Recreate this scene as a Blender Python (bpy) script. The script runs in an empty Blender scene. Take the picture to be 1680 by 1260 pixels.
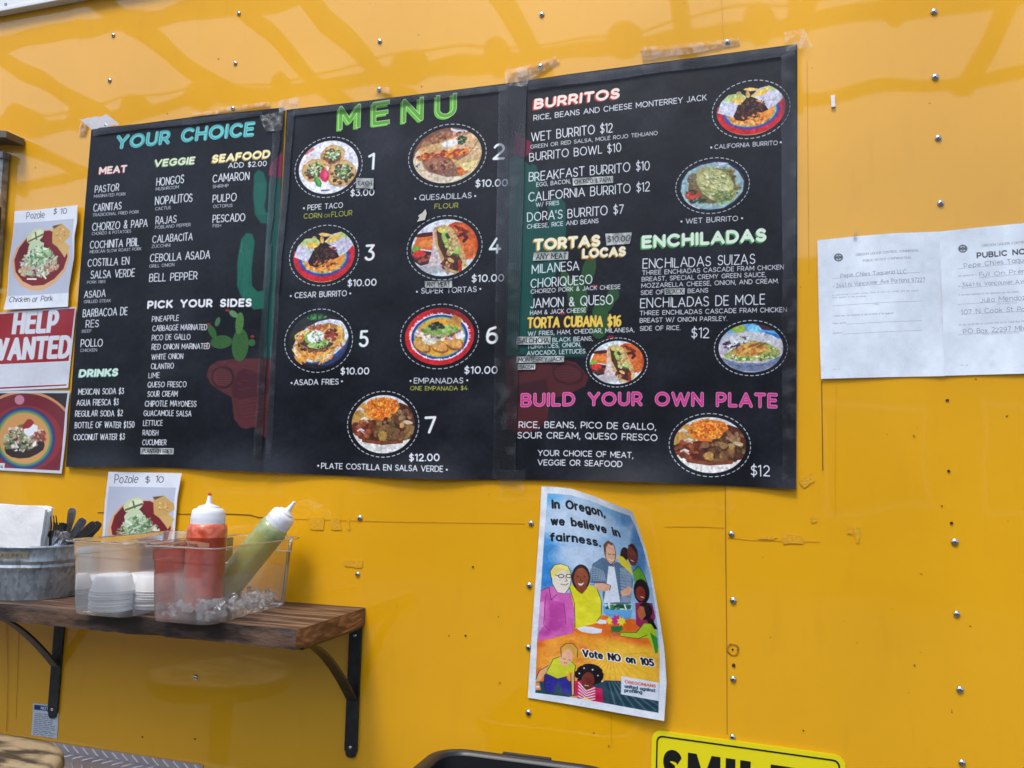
import bpy, math, random
import numpy as np
from mathutils import Vector, Matrix

random.seed(5)
rng = np.random.default_rng(11)
sc = bpy.context.scene
col = sc.collection
R_ = math.radians

# ------------------------------------------------------------------ camera
CAMF = 1340.0                                   # focal length in pixels of a 1680 px wide frame
CPOS = np.array([0.0, -1.7101837, 1.6])
YAW, PIT, ROL = .3021718, .1078476, .0222308
_cy, _sy, _cp, _sp = math.cos(YAW), math.sin(YAW), math.cos(PIT), math.sin(PIT)
FWD = np.array([-_sy * _cp, _cy * _cp, _sp])
_r0 = np.array([_cy, _sy, 0]); _u0 = np.cross(_r0, FWD)
RGT = _r0 * math.cos(ROL) + _u0 * math.sin(ROL)
UPV = -_r0 * math.sin(ROL) + _u0 * math.cos(ROL)
cam_d = bpy.data.cameras.new('camera'); cam = bpy.data.objects.new('camera', cam_d); col.objects.link(cam)
cam_d.sensor_width = 36; cam_d.lens = CAMF / 1680 * 36; cam_d.clip_start = .02; cam_d.clip_end = 2000
cam.matrix_world = Matrix(((RGT[0], UPV[0], -FWD[0], CPOS[0]), (RGT[1], UPV[1], -FWD[1], CPOS[1]),
                           (RGT[2], UPV[2], -FWD[2], CPOS[2]), (0, 0, 0, 1)))
sc.camera = cam

# ------------------------------------------------------------------ light
SUN_EL, SUN_AZ = 60, 194          # degrees; azimuth measured like the sky's rotation
world = bpy.data.worlds.new('World'); sc.world = world; world.use_nodes = True
wn = world.node_tree
sky = wn.nodes.new('ShaderNodeTexSky'); sky.sky_type = 'NISHITA'; sky.sun_disc = False
sky.sun_elevation = R_(SUN_EL); sky.sun_rotation = R_(SUN_AZ)
sky.air_density = 1.0; sky.dust_density = 2.2; sky.ozone_density = 1.0
bg = wn.nodes['Background']; bg.inputs[1].default_value = .14
wn.links.new(sky.outputs[0], bg.inputs[0])
sun_d = bpy.data.lights.new('sun', 'SUN'); sun_d.energy = 1.5; sun_d.angle = R_(17); sun_d.color = (1, .97, .92)
sun = bpy.data.objects.new('sun', sun_d); col.objects.link(sun)
_dir = Vector((math.sin(R_(SUN_AZ)) * math.cos(R_(SUN_EL)), math.cos(R_(SUN_AZ)) * math.cos(R_(SUN_EL)), math.sin(R_(SUN_EL))))
sun.rotation_euler = _dir.to_track_quat('Z', 'Y').to_euler()
sc.view_settings.view_transform = 'Standard'; sc.view_settings.look = 'None'
sc.view_settings.gamma = 1; sc.view_settings.use_curve_mapping = False
sc.view_settings.exposure = 1.01
sc.render.engine = 'CYCLES'
sc.cycles.transparent_max_bounces = 32; sc.cycles.max_bounces = 10
sc.cycles.glossy_bounces = 5; sc.cycles.transmission_bounces = 10
sc.cycles.use_denoising = True

# ------------------------------------------------------------------ geometry of the place
def ray(x, y): return FWD + RGT * ((x - 840) / CAMF) - UPV * ((y - 630) / CAMF)
def aty(x, y, Y=0.0):
    d = ray(x, y); return CPOS + d * ((Y - CPOS[1]) / d[1])
def atz(x, y, Z):
    d = ray(x, y); return CPOS + d * ((Z - CPOS[2]) / d[2])

def tag(o, label=None, cat=None, group=None, kind=None):
    if label: o['label'] = label
    if cat: o['category'] = cat
    if group: o['group'] = group
    if kind: o['kind'] = kind
    return o
def empty(name, loc, rz=0):
    o = bpy.data.objects.new(name, None); col.objects.link(o); o.location = loc; o.rotation_euler = (0, 0, rz)
    o.empty_display_size = .05
    return o
def copy_tree(o, parent=None):
    c = o.copy(); col.objects.link(c)
    c.parent = parent
    for ch in o.children: copy_tree(ch, c)
    return c

class MB:
    def __init__(s): s.v = []; s.f = []; s.m = []
    def add(s, vs, fs, mi=0):
        b = len(s.v); s.v += [tuple(map(float, p)) for p in vs]
        s.f += [tuple(i + b for i in f) for f in fs]; s.m += [mi] * len(fs); return s
    def box(s, x0, x1, y0, y1, z0, z1, mi=0):
        vs = [(x, y, z) for z in (z0, z1) for y in (y0, y1) for x in (x0, x1)]
        return s.add(vs, [(0, 2, 3, 1), (4, 5, 7, 6), (0, 1, 5, 4), (2, 6, 7, 3), (0, 4, 6, 2), (1, 3, 7, 5)], mi)
    def loft(s, rings, cap0=True, cap1=True, mi=0):
        n = len(rings[0]); vs = [p for r in rings for p in r]; fs = []
        for k in range(len(rings) - 1):
            for i in range(n):
                j = (i + 1) % n
                fs.append((k * n + i, k * n + j, (k + 1) * n + j, (k + 1) * n + i))
        if cap0: fs.append(tuple(range(n))[::-1])
        if cap1: fs.append(tuple((len(rings) - 1) * n + i for i in range(n)))
        return s.add(vs, fs, mi)
    def lathe(s, prof, n=24, c=(0, 0, 0), cap0=True, cap1=True, mi=0):
        rings = [[(c[0] + r * math.cos(2 * math.pi * i / n), c[1] + r * math.sin(2 * math.pi * i / n), c[2] + z) for i in range(n)] for r, z in prof]
        return s.loft(rings, cap0, cap1, mi)
    def tube(s, pts, r, n=8, mi=0, flat=None):
        pts = [Vector(p) for p in pts]; rings = []
        for i, p in enumerate(pts):
            t = (pts[min(i + 1, len(pts) - 1)] - pts[max(i - 1, 0)]).normalized()
            a = t.cross(Vector((0, 0, 1)))
            if a.length < .05: a = t.cross(Vector((0, 1, 0)))
            a.normalize(); b = t.cross(a)
            ra, rb = (r, r) if flat is None else flat
            rr = [(ra * math.cos(2 * math.pi * k / n), rb * math.sin(2 * math.pi * k / n)) for k in range(n)]
            rings.append([tuple(p + a * x + b * y) for x, y in rr])
        return s.loft(rings, True, True, mi)
    def prism_y(s, pts, y0, y1, mi=0):          # outline in (x,z), from y0 (front) to y1
        return s.loft([[(x, y0, z) for x, z in pts], [(x, y1, z) for x, z in pts]], True, True, mi)
    def build(s, name, mats, parent=None, smooth=False, bevel=0, solid=0):
        me = bpy.data.meshes.new(name); me.from_pydata(s.v, [], s.f)
        for m in (mats if isinstance(mats, (list, tuple)) else [mats]): me.materials.append(m)
        me.polygons.foreach_set('material_index', s.m)
        import bmesh
        bm = bmesh.new(); bm.from_mesh(me); bmesh.ops.recalc_face_normals(bm, faces=bm.faces); bm.to_mesh(me); bm.free()
        if smooth:
            me.polygons.foreach_set('use_smooth', [True] * len(me.polygons))
        o = bpy.data.objects.new(name, me); col.objects.link(o); o.parent = parent
        if solid:
            md = o.modifiers.new('s', 'SOLIDIFY'); md.thickness = solid; md.offset = 0
        if bevel:
            md = o.modifiers.new('b', 'BEVEL'); md.width = bevel; md.segments = 2; md.limit_method = 'ANGLE'
        if smooth:
            me.set_sharp_from_angle(angle=R_(45))
        return o

def srgb(c):
    c = np.asarray(c, float) / 255
    return tuple(np.where(c <= .04045, c / 12.92, ((c + .055) / 1.055) ** 2.4))

def mat(name, colr=(.5, .5, .5), rough=.5, metal=0, coat=0, coat_r=.05, spec=.5, noise=None, bump=None, trans=0, alpha=1, sss=0, emis=None):
    """colr linear. noise=(scale, amount, colour2, detail, stretch xyz); bump=(scale, distance, stretch)"""
    m = bpy.data.materials.new(name); m.use_nodes = True
    nt = m.node_tree; p = nt.nodes['Principled BSDF']
    p.inputs['Base Color'].default_value = (*colr, 1); p.inputs['Roughness'].default_value = rough
    p.inputs['Metallic'].default_value = metal; p.inputs['Coat Weight'].default_value = coat
    p.inputs['Coat Roughness'].default_value = coat_r; p.inputs['Specular IOR Level'].default_value = spec
    p.inputs['Transmission Weight'].default_value = trans; p.inputs['Alpha'].default_value = alpha
    if sss:
        p.inputs['Subsurface Weight'].default_value = sss; p.inputs['Subsurface Scale'].default_value = .01
    if noise:
        sca, lo, hi, c2, st = noise
        tc = nt.nodes.new('ShaderNodeTexCoord'); mp = nt.nodes.new('ShaderNodeMapping'); mp.inputs['Scale'].default_value = st
        nz = nt.nodes.new('ShaderNodeTexNoise'); nz.inputs['Scale'].default_value = sca; nz.inputs['Detail'].default_value = 6
        rp = nt.nodes.new('ShaderNodeValToRGB'); rp.color_ramp.elements[0].position = lo; rp.color_ramp.elements[1].position = hi
        rp.color_ramp.elements[0].color = (*colr, 1); rp.color_ramp.elements[1].color = (*c2, 1)
        nt.links.new(tc.outputs['Object'], mp.inputs[0]); nt.links.new(mp.outputs[0], nz.inputs['Vector'])
        nt.links.new(nz.outputs['Fac'], rp.inputs[0]); nt.links.new(rp.outputs[0], p.inputs['Base Color'])
    if bump:
        sca, dist, st = bump
        tc = nt.nodes.new('ShaderNodeTexCoord'); mp = nt.nodes.new('ShaderNodeMapping'); mp.inputs['Scale'].default_value = st
        nz = nt.nodes.new('ShaderNodeTexNoise'); nz.inputs['Scale'].default_value = sca; nz.inputs['Detail'].default_value = 4
        bp = nt.nodes.new('ShaderNodeBump'); bp.inputs['Distance'].default_value = dist; bp.inputs['Strength'].default_value = 1
        nt.links.new(tc.outputs['Object'], mp.inputs[0]); nt.links.new(mp.outputs[0], nz.inputs['Vector'])
        nt.links.new(nz.outputs['Fac'], bp.inputs['Height']); nt.links.new(bp.outputs[0], p.inputs['Normal'])
        nt.links.new(bp.outputs[0], p.inputs['Coat Normal'])
    return m

def clear_mat(name, tint=(.93, .94, .93), haze=.1, rough=.08, hazecol=(.8, .8, .8), noise=None, refl=1.0):
    """thin clear plastic: see-through, a little haze, fresnel reflection"""
    m = bpy.data.materials.new(name); m.use_nodes = True; nt = m.node_tree; N = nt.nodes; L = nt.links
    N.remove(N['Principled BSDF']); out = N['Material Output']
    tr = N.new('ShaderNodeBsdfTransparent'); tr.inputs[0].default_value = (*tint, 1)
    df = N.new('ShaderNodeBsdfDiffuse'); df.inputs[0].default_value = (*hazecol, 1)
    gl = N.new('ShaderNodeBsdfGlossy'); gl.inputs['Roughness'].default_value = rough
    lw = N.new('ShaderNodeFresnel'); lw.inputs[0].default_value = 1.45
    m1 = N.new('ShaderNodeMixShader'); m2 = N.new('ShaderNodeMixShader')
    m1.inputs[0].default_value = haze
    L.new(tr.outputs[0], m1.inputs[1]); L.new(df.outputs[0], m1.inputs[2])
    mul = N.new('ShaderNodeMath'); mul.operation = 'MULTIPLY'; mul.inputs[1].default_value = refl
    L.new(lw.outputs[0], mul.inputs[0]); L.new(mul.outputs[0], m2.inputs[0])
    L.new(m1.outputs[0], m2.inputs[1]); L.new(gl.outputs[0], m2.inputs[2]); L.new(m2.outputs[0], out.inputs[0])
    if noise:
        sca, lo, hi, h0, h1, st = noise
        tc = N.new('ShaderNodeTexCoord'); mp = N.new('ShaderNodeMapping'); mp.inputs['Scale'].default_value = st
        nz = N.new('ShaderNodeTexNoise'); nz.inputs['Scale'].default_value = sca; nz.inputs['Detail'].default_value = 5
        mr = N.new('ShaderNodeMapRange'); mr.inputs[1].default_value = lo; mr.inputs[2].default_value = hi
        mr.inputs[3].default_value = h0; mr.inputs[4].default_value = h1
        L.new(tc.outputs['Object'], mp.inputs[0]); L.new(mp.outputs[0], nz.inputs['Vector']); L.new(nz.outputs['Fac'], mr.inputs[0])
        L.new(mr.outputs[0], m1.inputs[0])
        bp = N.new('ShaderNodeBump'); bp.inputs['Distance'].default_value = .0002; L.new(nz.outputs['Fac'], bp.inputs['Height'])
        L.new(bp.outputs[0], gl.inputs['Normal'])
    return m

# ------------------------------------------------------------------ a small painter for flat print
def arc(cx, cy, rx, ry, a0, a1, n=None):
    n = n or max(4, int(abs(a1 - a0) / 22))
    return [(cx + rx * math.cos(math.radians(a0 + (a1 - a0) * i / n)), cy + ry * math.sin(math.radians(a0 + (a1 - a0) * i / n))) for i in range(n + 1)]
G = {
 'A': (.84, [[(0, 0), (.42, 1), (.84, 0)], [(.15, .33), (.69, .33)]]),
 'B': (.64, [[(0, 0), (0, 1), (.33, 1)] + arc(.33, .765, .25, .235, 90, -90) + [(0, .53)], [(.3, .53)] + arc(.36, .265, .27, .265, 90, -90) + [(0, 0)]]),
 'C': (.8, [arc(.44, .5, .44, .5, 45, 315)]),
 'D': (.76, [[(0, 0), (0, 1), (.3, 1)] + arc(.3, .5, .46, .5, 90, -90) + [(0, 0)]]),
 'E': (.56, [[(.56, 1), (0, 1), (0, 0), (.56, 0)], [(0, .52), (.5, .52)]]),
 'F': (.54, [[(.54, 1), (0, 1), (0, 0)], [(0, .5), (.48, .5)]]),
 'G': (.84, [arc(.46, .5, .46, .5, 45, 320) + [(.84, .46)], [(.84, .46), (.55, .46)]]),
 'H': (.7, [[(0, 0), (0, 1)], [(.7, 0), (.7, 1)], [(0, .5), (.7, .5)]]),
 'I': (.02, [[(.01, 0), (.01, 1)]]),
 'J': (.46, [[(.46, 1), (.46, .25)] + arc(.23, .25, .23, .25, 0, -150)[1:]]),
 'K': (.66, [[(0, 0), (0, 1)], [(.62, 1), (0, .36)], [(.22, .58), (.66, 0)]]),
 'L': (.5, [[(0, 1), (0, 0), (.5, 0)]]),
 'M': (.88, [[(0, 0), (0, 1), (.44, .28), (.88, 1), (.88, 0)]]),
 'N': (.72, [[(0, 0), (0, 1), (.72, 0), (.72, 1)]]),
 'O': (.94, [arc(.47, .5, .47, .5, 90, 450)]),
 'P': (.6, [[(0, 0), (0, 1), (.32, 1)] + arc(.32, .7, .28, .3, 90, -90) + [(0, .4)]]),
 'Q': (.94, [arc(.47, .5, .47, .5, 90, 450), [(.55, .25), (.9, -.08)]]),
 'R': (.62, [[(0, 0), (0, 1), (.32, 1)] + arc(.32, .7, .28, .3, 90, -90) + [(0, .4)], [(.32, .4), (.62, 0)]]),
 'S': (.6, [arc(.31, .745, .27, .255, 25, 270) + arc(.3, .25, .3, .25, 90, -155)[1:]]),
 'T': (.68, [[(0, 1), (.68, 1)], [(.34, 1), (.34, 0)]]),
 'U': (.7, [[(0, 1), (0, .34)] + arc(.35, .34, .35, .34, 180, 360) + [(.7, 1)]]),
 'V': (.82, [[(0, 1), (.41, 0), (.82, 1)]]),
 'W': (1.22, [[(0, 1), (.31, 0), (.61, .95), (.91, 0), (1.22, 1)]]),
 'X': (.72, [[(0, 1), (.72, 0)], [(.72, 1), (0, 0)]]),
 'Y': (.74, [[(0, 1), (.37, .46), (.74, 1)], [(.37, .46), (.37, 0)]]),
 'Z': (.64, [[(0, 1), (.62, 1), (0, 0), (.64, 0)]]),
 '0': (.66, [arc(.33, .5, .33, .5, 90, 450)]),
 '1': (.24, [[(0, .86), (.22, 1), (.22, 0)]]),
 '2': (.58, [arc(.28, .71, .27, .29, 160, -35) + [(0, 0), (.58, 0)]]),
 '3': (.56, [[(.03, 1), (.52, 1), (.24, .6)] + arc(.25, .3, .3, .3, 90, -150)]),
 '4': (.66, [[(.4, 1), (0, .26), (.66, .26)], [(.48, .52), (.48, 0)]]),
 '5': (.58, [[(.52, 1), (.1, 1), (.06, .58)] + arc(.26, .31, .31, .31, 110, -150)]),
 '6': (.6, [[(.48, 1)] + arc(.38, .4, .38, .62, 110, 180)[1:] + arc(.3, .3, .29, .3, 170, -190)]),
 '7': (.56, [[(0, 1), (.56, 1), (.18, 0)]]),
 '8': (.6, [arc(.3, .75, .24, .25, 90, 450), arc(.3, .27, .3, .27, 90, 450)]),
 '9': (.6, [[(.12, 0)] + arc(.22, .6, .38, .6, -70, 0)[1:] + arc(.3, .7, .29, .3, 0, 360)]),
 '$': (.56, [arc(.29, .72, .25, .22, 30, 270) + arc(.28, .27, .28, .23, 90, -150)[1:], [(.28, -.13), (.28, 1.13)]]),
 '.': (.02, [[(.01, 0), (.01, .02)]]), ',': (.06, [[(.06, .03), (0, -.17)]]), "'": (.02, [[(.01, 1), (.01, .72)]]),
 '-': (.3, [[(0, .4), (.3, .4)]]), '/': (.4, [[(0, -.1), (.4, 1.1)]]), ':': (.02, [[(.01, 0), (.01, .02)], [(.01, .6), (.01, .62)]]),
 '&': (.74, [[(.72, 0), (.16, .68)] + arc(.33, .8, .18, .2, 200, -30) + [(.1, .36)] + arc(.28, .24, .25, .24, 150, 330) + [(.68, .42)]]),
 '*': (.02, [[(.0, .4), (.02, .4)]]), ' ': (.34, []), '_': (1.0, [[(0, 0), (1, 0)]]), '(': (.2, [arc(.4, .45, .4, .65, 130, 230)]), ')': (.2, [arc(-.2, .45, .4, .65, 50, -50)]),
 'a': (.56, [arc(.28, .35, .28, .35, 0, 360), [(.56, .7), (.56, 0)]]),
 'b': (.58, [[(0, 1.02), (0, 0)], arc(.29, .35, .29, .35, 180, 540)]),
 'c': (.5, [arc(.3, .35, .3, .35, 50, 310)]),
 'd': (.58, [[(.58, 1.02), (.58, 0)], arc(.29, .35, .29, .35, 0, 360)]),
 'e': (.58, [[(.03, .37), (.57, .37)] + arc(.29, .35, .29, .35, 5, 315)]),
 'f': (.34, [arc(.34, .78, .22, .24, 90, 180) + [(.12, 0)], [(0, .66), (.34, .66)]]),
 'g': (.58, [arc(.29, .35, .29, .35, 0, 360), [(.58, .7), (.58, -.05)] + arc(.3, -.05, .28, .22, 0, -150)[1:]]),
 'h': (.52, [[(0, 1.02), (0, 0)], [(0, .35)] + arc(.26, .42, .26, .28, 180, 0) + [(.52, 0)]]),
 'i': (.02, [[(.01, .7), (.01, 0)], [(.01, .97), (.01, 1.0)]]),
 'j': (.16, [[(.14, .7), (.14, -.1), (0, -.25)], [(.14, .97), (.14, 1.0)]]),
 'k': (.5, [[(0, 1.02), (0, 0)], [(.46, .7), (0, .22)], [(.18, .4), (.5, 0)]]),
 'l': (.02, [[(.01, 1.02), (.01, 0)]]),
 'm': (.86, [[(0, .7), (0, 0)], [(0, .4)] + arc(.215, .46, .215, .24, 180, 0) + [(.43, 0)], [(.43, .4)] + arc(.645, .46, .215, .24, 180, 0) + [(.86, 0)]]),
 'n': (.52, [[(0, .7), (0, 0)], [(0, .35)] + arc(.26, .42, .26, .28, 180, 0) + [(.52, 0)]]),
 'o': (.58, [arc(.29, .35, .29, .35, 90, 450)]),
 'p': (.58, [[(0, .7), (0, -.3)], arc(.29, .35, .29, .35, 180, 540)]),
 'q': (.58, [[(.58, .7), (.58, -.3)], arc(.29, .35, .29, .35, 0, 360)]),
 'r': (.32, [[(0, .7), (0, 0)], [(0, .38)] + arc(.28, .42, .28, .28, 180, 85)]),
 's': (.44, [arc(.23, .525, .19, .175, 35, 270) + arc(.22, .175, .22, .175, 90, -150)[1:]]),
 't': (.34, [[(.12, .95), (.12, .15), (.2, 0), (.34, 0)], [(0, .68), (.34, .68)]]),
 'u': (.52, [[(0, .7), (0, .28)] + arc(.26, .28, .26, .28, 180, 360) + [(.52, .7)], [(.52, .4), (.52, 0)]]),
 'v': (.52, [[(0, .7), (.26, 0), (.52, .7)]]),
 'w': (.8, [[(0, .7), (.2, 0), (.4, .68), (.6, 0), (.8, .7)]]),
 'x': (.48, [[(0, .7), (.48, 0)], [(.48, .7), (0, 0)]]),
 'y': (.52, [[(0, .7), (.27, 0)], [(.52, .7), (.2, -.28)]]),
 'z': (.46, [[(0, .7), (.44, .7), (0, 0), (.46, 0)]]),
}

class Canvas:
    def __init__(s, w, h, bgc, tf=None):
        s.w, s.h = int(w), int(h); s.a = np.empty((s.h, s.w, 3), np.float32); s.a[:] = np.array(bgc) / 255; s.tf = tf
    def _cov(s, x0, y0, x1, y1):
        x0 = max(0, int(x0)); y0 = max(0, int(y0)); x1 = min(s.w, int(x1) + 2); y1 = min(s.h, int(y1) + 2)
        if x1 <= x0 or y1 <= y0: return None
        X, Y = np.meshgrid(np.arange(x0, x1) + .5, np.arange(y0, y1) + .5)
        return (slice(y0, y1), slice(x0, x1)), X.astype(np.float32), Y.astype(np.float32)
    def comp(s, sl, cov, colr, alpha=1):
        c = np.asarray(colr, np.float32) / 255; cov = (cov * alpha)[..., None]
        s.a[sl] = s.a[sl] * (1 - cov) + c * cov
    def poly(s, pts, colr, alpha=1, soft=1.0, grad=None):
        P = np.asarray(pts, np.float32)
        r = s._cov(P[:, 0].min() - soft, P[:, 1].min() - soft, P[:, 0].max() + soft, P[:, 1].max() + soft)
        if r is None: return
        sl, X, Y = r; ins = np.zeros(X.shape, bool); dmin = np.full(X.shape, 1e9, np.float32)
        Q = np.roll(P, -1, 0)
        for (ax, ay), (bx, by) in zip(P, Q):
            c = ((ay > Y) != (by > Y))
            if abs(by - ay) > 1e-9: ins ^= c & (X < (bx - ax) * (Y - ay) / (by - ay) + ax)
            dx, dy = bx - ax, by - ay; l = dx * dx + dy * dy + 1e-9
            t = np.clip(((X - ax) * dx + (Y - ay) * dy) / l, 0, 1)
            dmin = np.minimum(dmin, (X - ax - t * dx) ** 2 + (Y - ay - t * dy) ** 2)
        d = np.sqrt(dmin); cov = np.clip(np.where(ins, d, -d) / soft + .5, 0, 1)
        if grad is not None:      # (c2, ax, ay, bx, by)
            c2, ax, ay, bx, by = grad; dx, dy = bx - ax, by - ay
            t = np.clip(((X - ax) * dx + (Y - ay) * dy) / (dx * dx + dy * dy), 0, 1)[..., None]
            c = (np.asarray(colr, np.float32) * (1 - t) + np.asarray(c2, np.float32) * t) / 255
            cv = (cov * alpha)[..., None]; s.a[sl] = s.a[sl] * (1 - cv) + c * cv
        else: s.comp(sl, cov, colr, alpha)
    def segs(s, strokes, r, colr, alpha=1, sq=False, soft=1.0):
        A = np.concatenate([np.asarray(k, np.float32) for k in strokes])
        q = s._cov(A[:, 0].min() - r - 1, A[:, 1].min() - r - 1, A[:, 0].max() + r + 1, A[:, 1].max() + r + 1)
        if q is None: return
        sl, X, Y = q; D = np.full(X.shape, 1e9, np.float32)
        for k in strokes:
            n = len(k)
            closed = n > 3 and abs(k[0][0] - k[-1][0]) + abs(k[0][1] - k[-1][1]) < .5
            for i in range(n - 1):
                ax, ay = k[i]; bx, by = k[i + 1]; dx, dy = bx - ax, by - ay; L = math.hypot(dx, dy)
                if L < 1e-6: dx, dy, L = 1e-3, 0, 1e-3
                u = ((X - ax) * dx + (Y - ay) * dy) / L; v = np.abs((X - ax) * dy - (Y - ay) * dx) / L
                o = np.maximum(np.maximum(-u, u - L), 0)
                d = np.hypot(o, v)
                if sq and not closed:
                    e0 = (-u) if i == 0 else None; e1 = (u - L) if i == n - 2 else None
                    ext = r * .9
                    for e in (e0, e1):
                        if e is not None:
                            bx_ = np.where(e > 0, np.maximum(v, e + r - ext), 0)
                            d = np.where(e > 0, bx_, d)
                D = np.minimum(D, d)
        s.comp(sl, np.clip((r - D) / soft + .5, 0, 1), colr, alpha)
    def noise(s, amp, scales=(80, 20, 5), seed=1, mono=True):
        g = np.random.default_rng(seed)
        for sc_, am in zip(scales, (1, .6, .4)):
            h, w = int(s.h / sc_) + 3, int(s.w / sc_) + 3
            z = g.normal(size=(h, w, 1 if mono else 3)).astype(np.float32)
            yy = np.arange(s.h) / sc_; xx = np.arange(s.w) / sc_
            y0 = yy.astype(int); x0 = xx.astype(int); fy = (yy - y0)[:, None, None]; fx = (xx - x0)[None, :, None]
            fy = fy * fy * (3 - 2 * fy); fx = fx * fx * (3 - 2 * fx)
            v = (z[y0][:, x0] * (1 - fy) + z[y0 + 1][:, x0] * fy) * (1 - fx) + (z[y0][:, x0 + 1] * (1 - fy) + z[y0 + 1][:, x0 + 1] * fy) * fx
            s.a += (amp * am / 255) * v
        np.clip(s.a, 0, 1, out=s.a)
    def image(s, name):
        im = bpy.data.images.new(name, s.w, s.h, alpha=False)
        px = np.ones((s.h, s.w, 4), np.float32); px[..., :3] = np.clip(s.a[::-1], 0, 1)
        im.pixels.foreach_set(px.ravel()); im.update(); im.pack() if False else None
        return im
    # text on a baseline given in the coordinates of tf
    def glyphs(s, txt, p0, p1, cap, wt, track=.2, jit=0, slant=0, spw=None):
        r = wt * cap / 2; W = math.hypot(p1[0] - p0[0], p1[1] - p0[1])
        sy = cap - 2 * r; wsum = sum((spw if (ch == ' ' and spw) else G.get(ch, G[' '])[0]) for ch in txt); nn = len(txt) - 1
        nat = wsum * cap + nn * (2 * r * .8 + track * .7 * cap) + 2 * r; k_ = W / nat
        gap = (2 * r * .8 + track * .7 * cap) * min(1.5, k_); sx = max(.1, (W - 2 * r - nn * gap)) / max(wsum, .02)
        ux, uy = (p1[0] - p0[0]) / W, (p1[1] - p0[1]) / W; vx, vy = uy, -ux     # up
        x = r; out = []
        for ch in txt:
            g = G.get(ch, G[' ']); jr = [random.uniform(-1, 1) * jit for _ in range(3)]
            st = []
            for k in g[1]:
                kk = []
                for (a, b) in k:
                    a2 = a + jr[0] * .05 + slant * b + jr[2] * .06 * b; b2 = b * (1 + jr[1] * .07) + jr[0] * .05
                    X = x + a2 * sx; Y = r + b2 * sy
                    kk.append((p0[0] + ux * X + vx * Y, p0[1] + uy * X + vy * Y))
                st.append(kk)
            if st: out.append(st)
            x += (spw if (ch == ' ' and spw) else g[0]) * sx + gap
        return out, r
    def text(s, txt, x0, x1, y, cap, colr=(232, 236, 240), wt=.13, y1=None, track=.2, jit=0, slant=0, sq=False, shadow=None, outline=None, alpha=1, spw=None, soft=1.1):
        p0, p1, cp = s.line(x0, x1, y, cap, y1)
        gl, r = s.glyphs(txt, p0, p1, cp, wt, track, jit, slant, spw)
        if shadow:
            dx, dy, c2 = shadow; dx *= cp; dy *= cp
            for g in gl: s.segs([[(a + dx, b + dy) for a, b in k] for k in g], r * 1.05, c2, 1, sq)
        if outline:
            for g in gl: s.segs(g, r + outline[0], outline[1], 1, sq)
        for g in gl: s.segs(g, r, colr, alpha, sq, soft)
        return gl, r
    def line(s, x0, x1, y, cap, y1=None):
        if s.tf is None: return (x0, y), (x1, y if y1 is None else y1), cap
        p0 = s.tf.inv(x0, y); 
        if y1 is None:
            u = s.tf.inv(x1, y)[0] / s.w
            for _ in range(4):
                q = s.tf.P(u, p0[1] / s.h); u += (x1 - q[0]) / s.tf.wpx
            p1 = (u * s.w, p0[1])
        else: p1 = s.tf.inv(x1, y1)
        q = s.tf.inv(x0, y - cap)
        return p0, p1, math.hypot(q[0] - p0[0], q[1] - p0[1])
    def px(s, pts): return [s.tf.inv(a, b) for a, b in pts]

class Patch:
    """a sheet whose four edges are known; P(u,v) with v downwards"""
    def __init__(s, top, bottom, left, right):
        s.e = [np.asarray(e, float) for e in (top, bottom, left, right)]; s.t = []
        for e in s.e:
            l = np.concatenate([[0], np.cumsum(np.hypot(*np.diff(e, axis=0).T))]); s.t.append(l / l[-1])
        s.wpx = np.hypot(*(s.e[0][-1] - s.e[0][0])); s.hpx = np.hypot(*(s.e[2][-1] - s.e[2][0]))
    def ed(s, i, t):
        t = np.asarray(t, float); e = s.e[i]; T = s.t[i]
        o = [np.interp(t, T, e[:, k]) for k in (0, 1)]
        for k in (0, 1):      # straight extrapolation
            o[k] = np.where(t < 0, e[0, k] + (e[1, k] - e[0, k]) / (T[1] - T[0]) * t, np.where(t > 1, e[-1, k] + (e[-1, k] - e[-2, k]) / (T[-1] - T[-2]) * (t - 1), o[k]))
        return o
    def P(s, u, v):
        T, B, L, Rr = s.ed(0, u), s.ed(1, u), s.ed(2, v), s.ed(3, v); o = []
        for k in (0, 1):
            c00, c10, c01, c11 = s.e[0][0, k], s.e[0][-1, k], s.e[1][0, k], s.e[1][-1, k]
            o.append((1 - v) * T[k] + v * B[k] + (1 - u) * L[k] + u * Rr[k] - ((1 - u) * (1 - v) * c00 + u * (1 - v) * c10 + (1 - u) * v * c01 + u * v * c11))
        return o
    def inv(s, x, y):
        u = (x - s.e[0][0, 0]) / s.wpx; v = (y - s.e[0][0, 1]) / s.hpx
        for _ in range(7):
            a = s.P(u, v); b = s.P(u + .01, v); c = s.P(u, v + .01)
            J = np.array([[b[0] - a[0], c[0] - a[0]], [b[1] - a[1], c[1] - a[1]]], float) / .01
            d = np.linalg.solve(J, [x - float(a[0]), y - float(a[1])]); u += d[0]; v += d[1]
        return (u * s.cw, v * s.ch)

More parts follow.
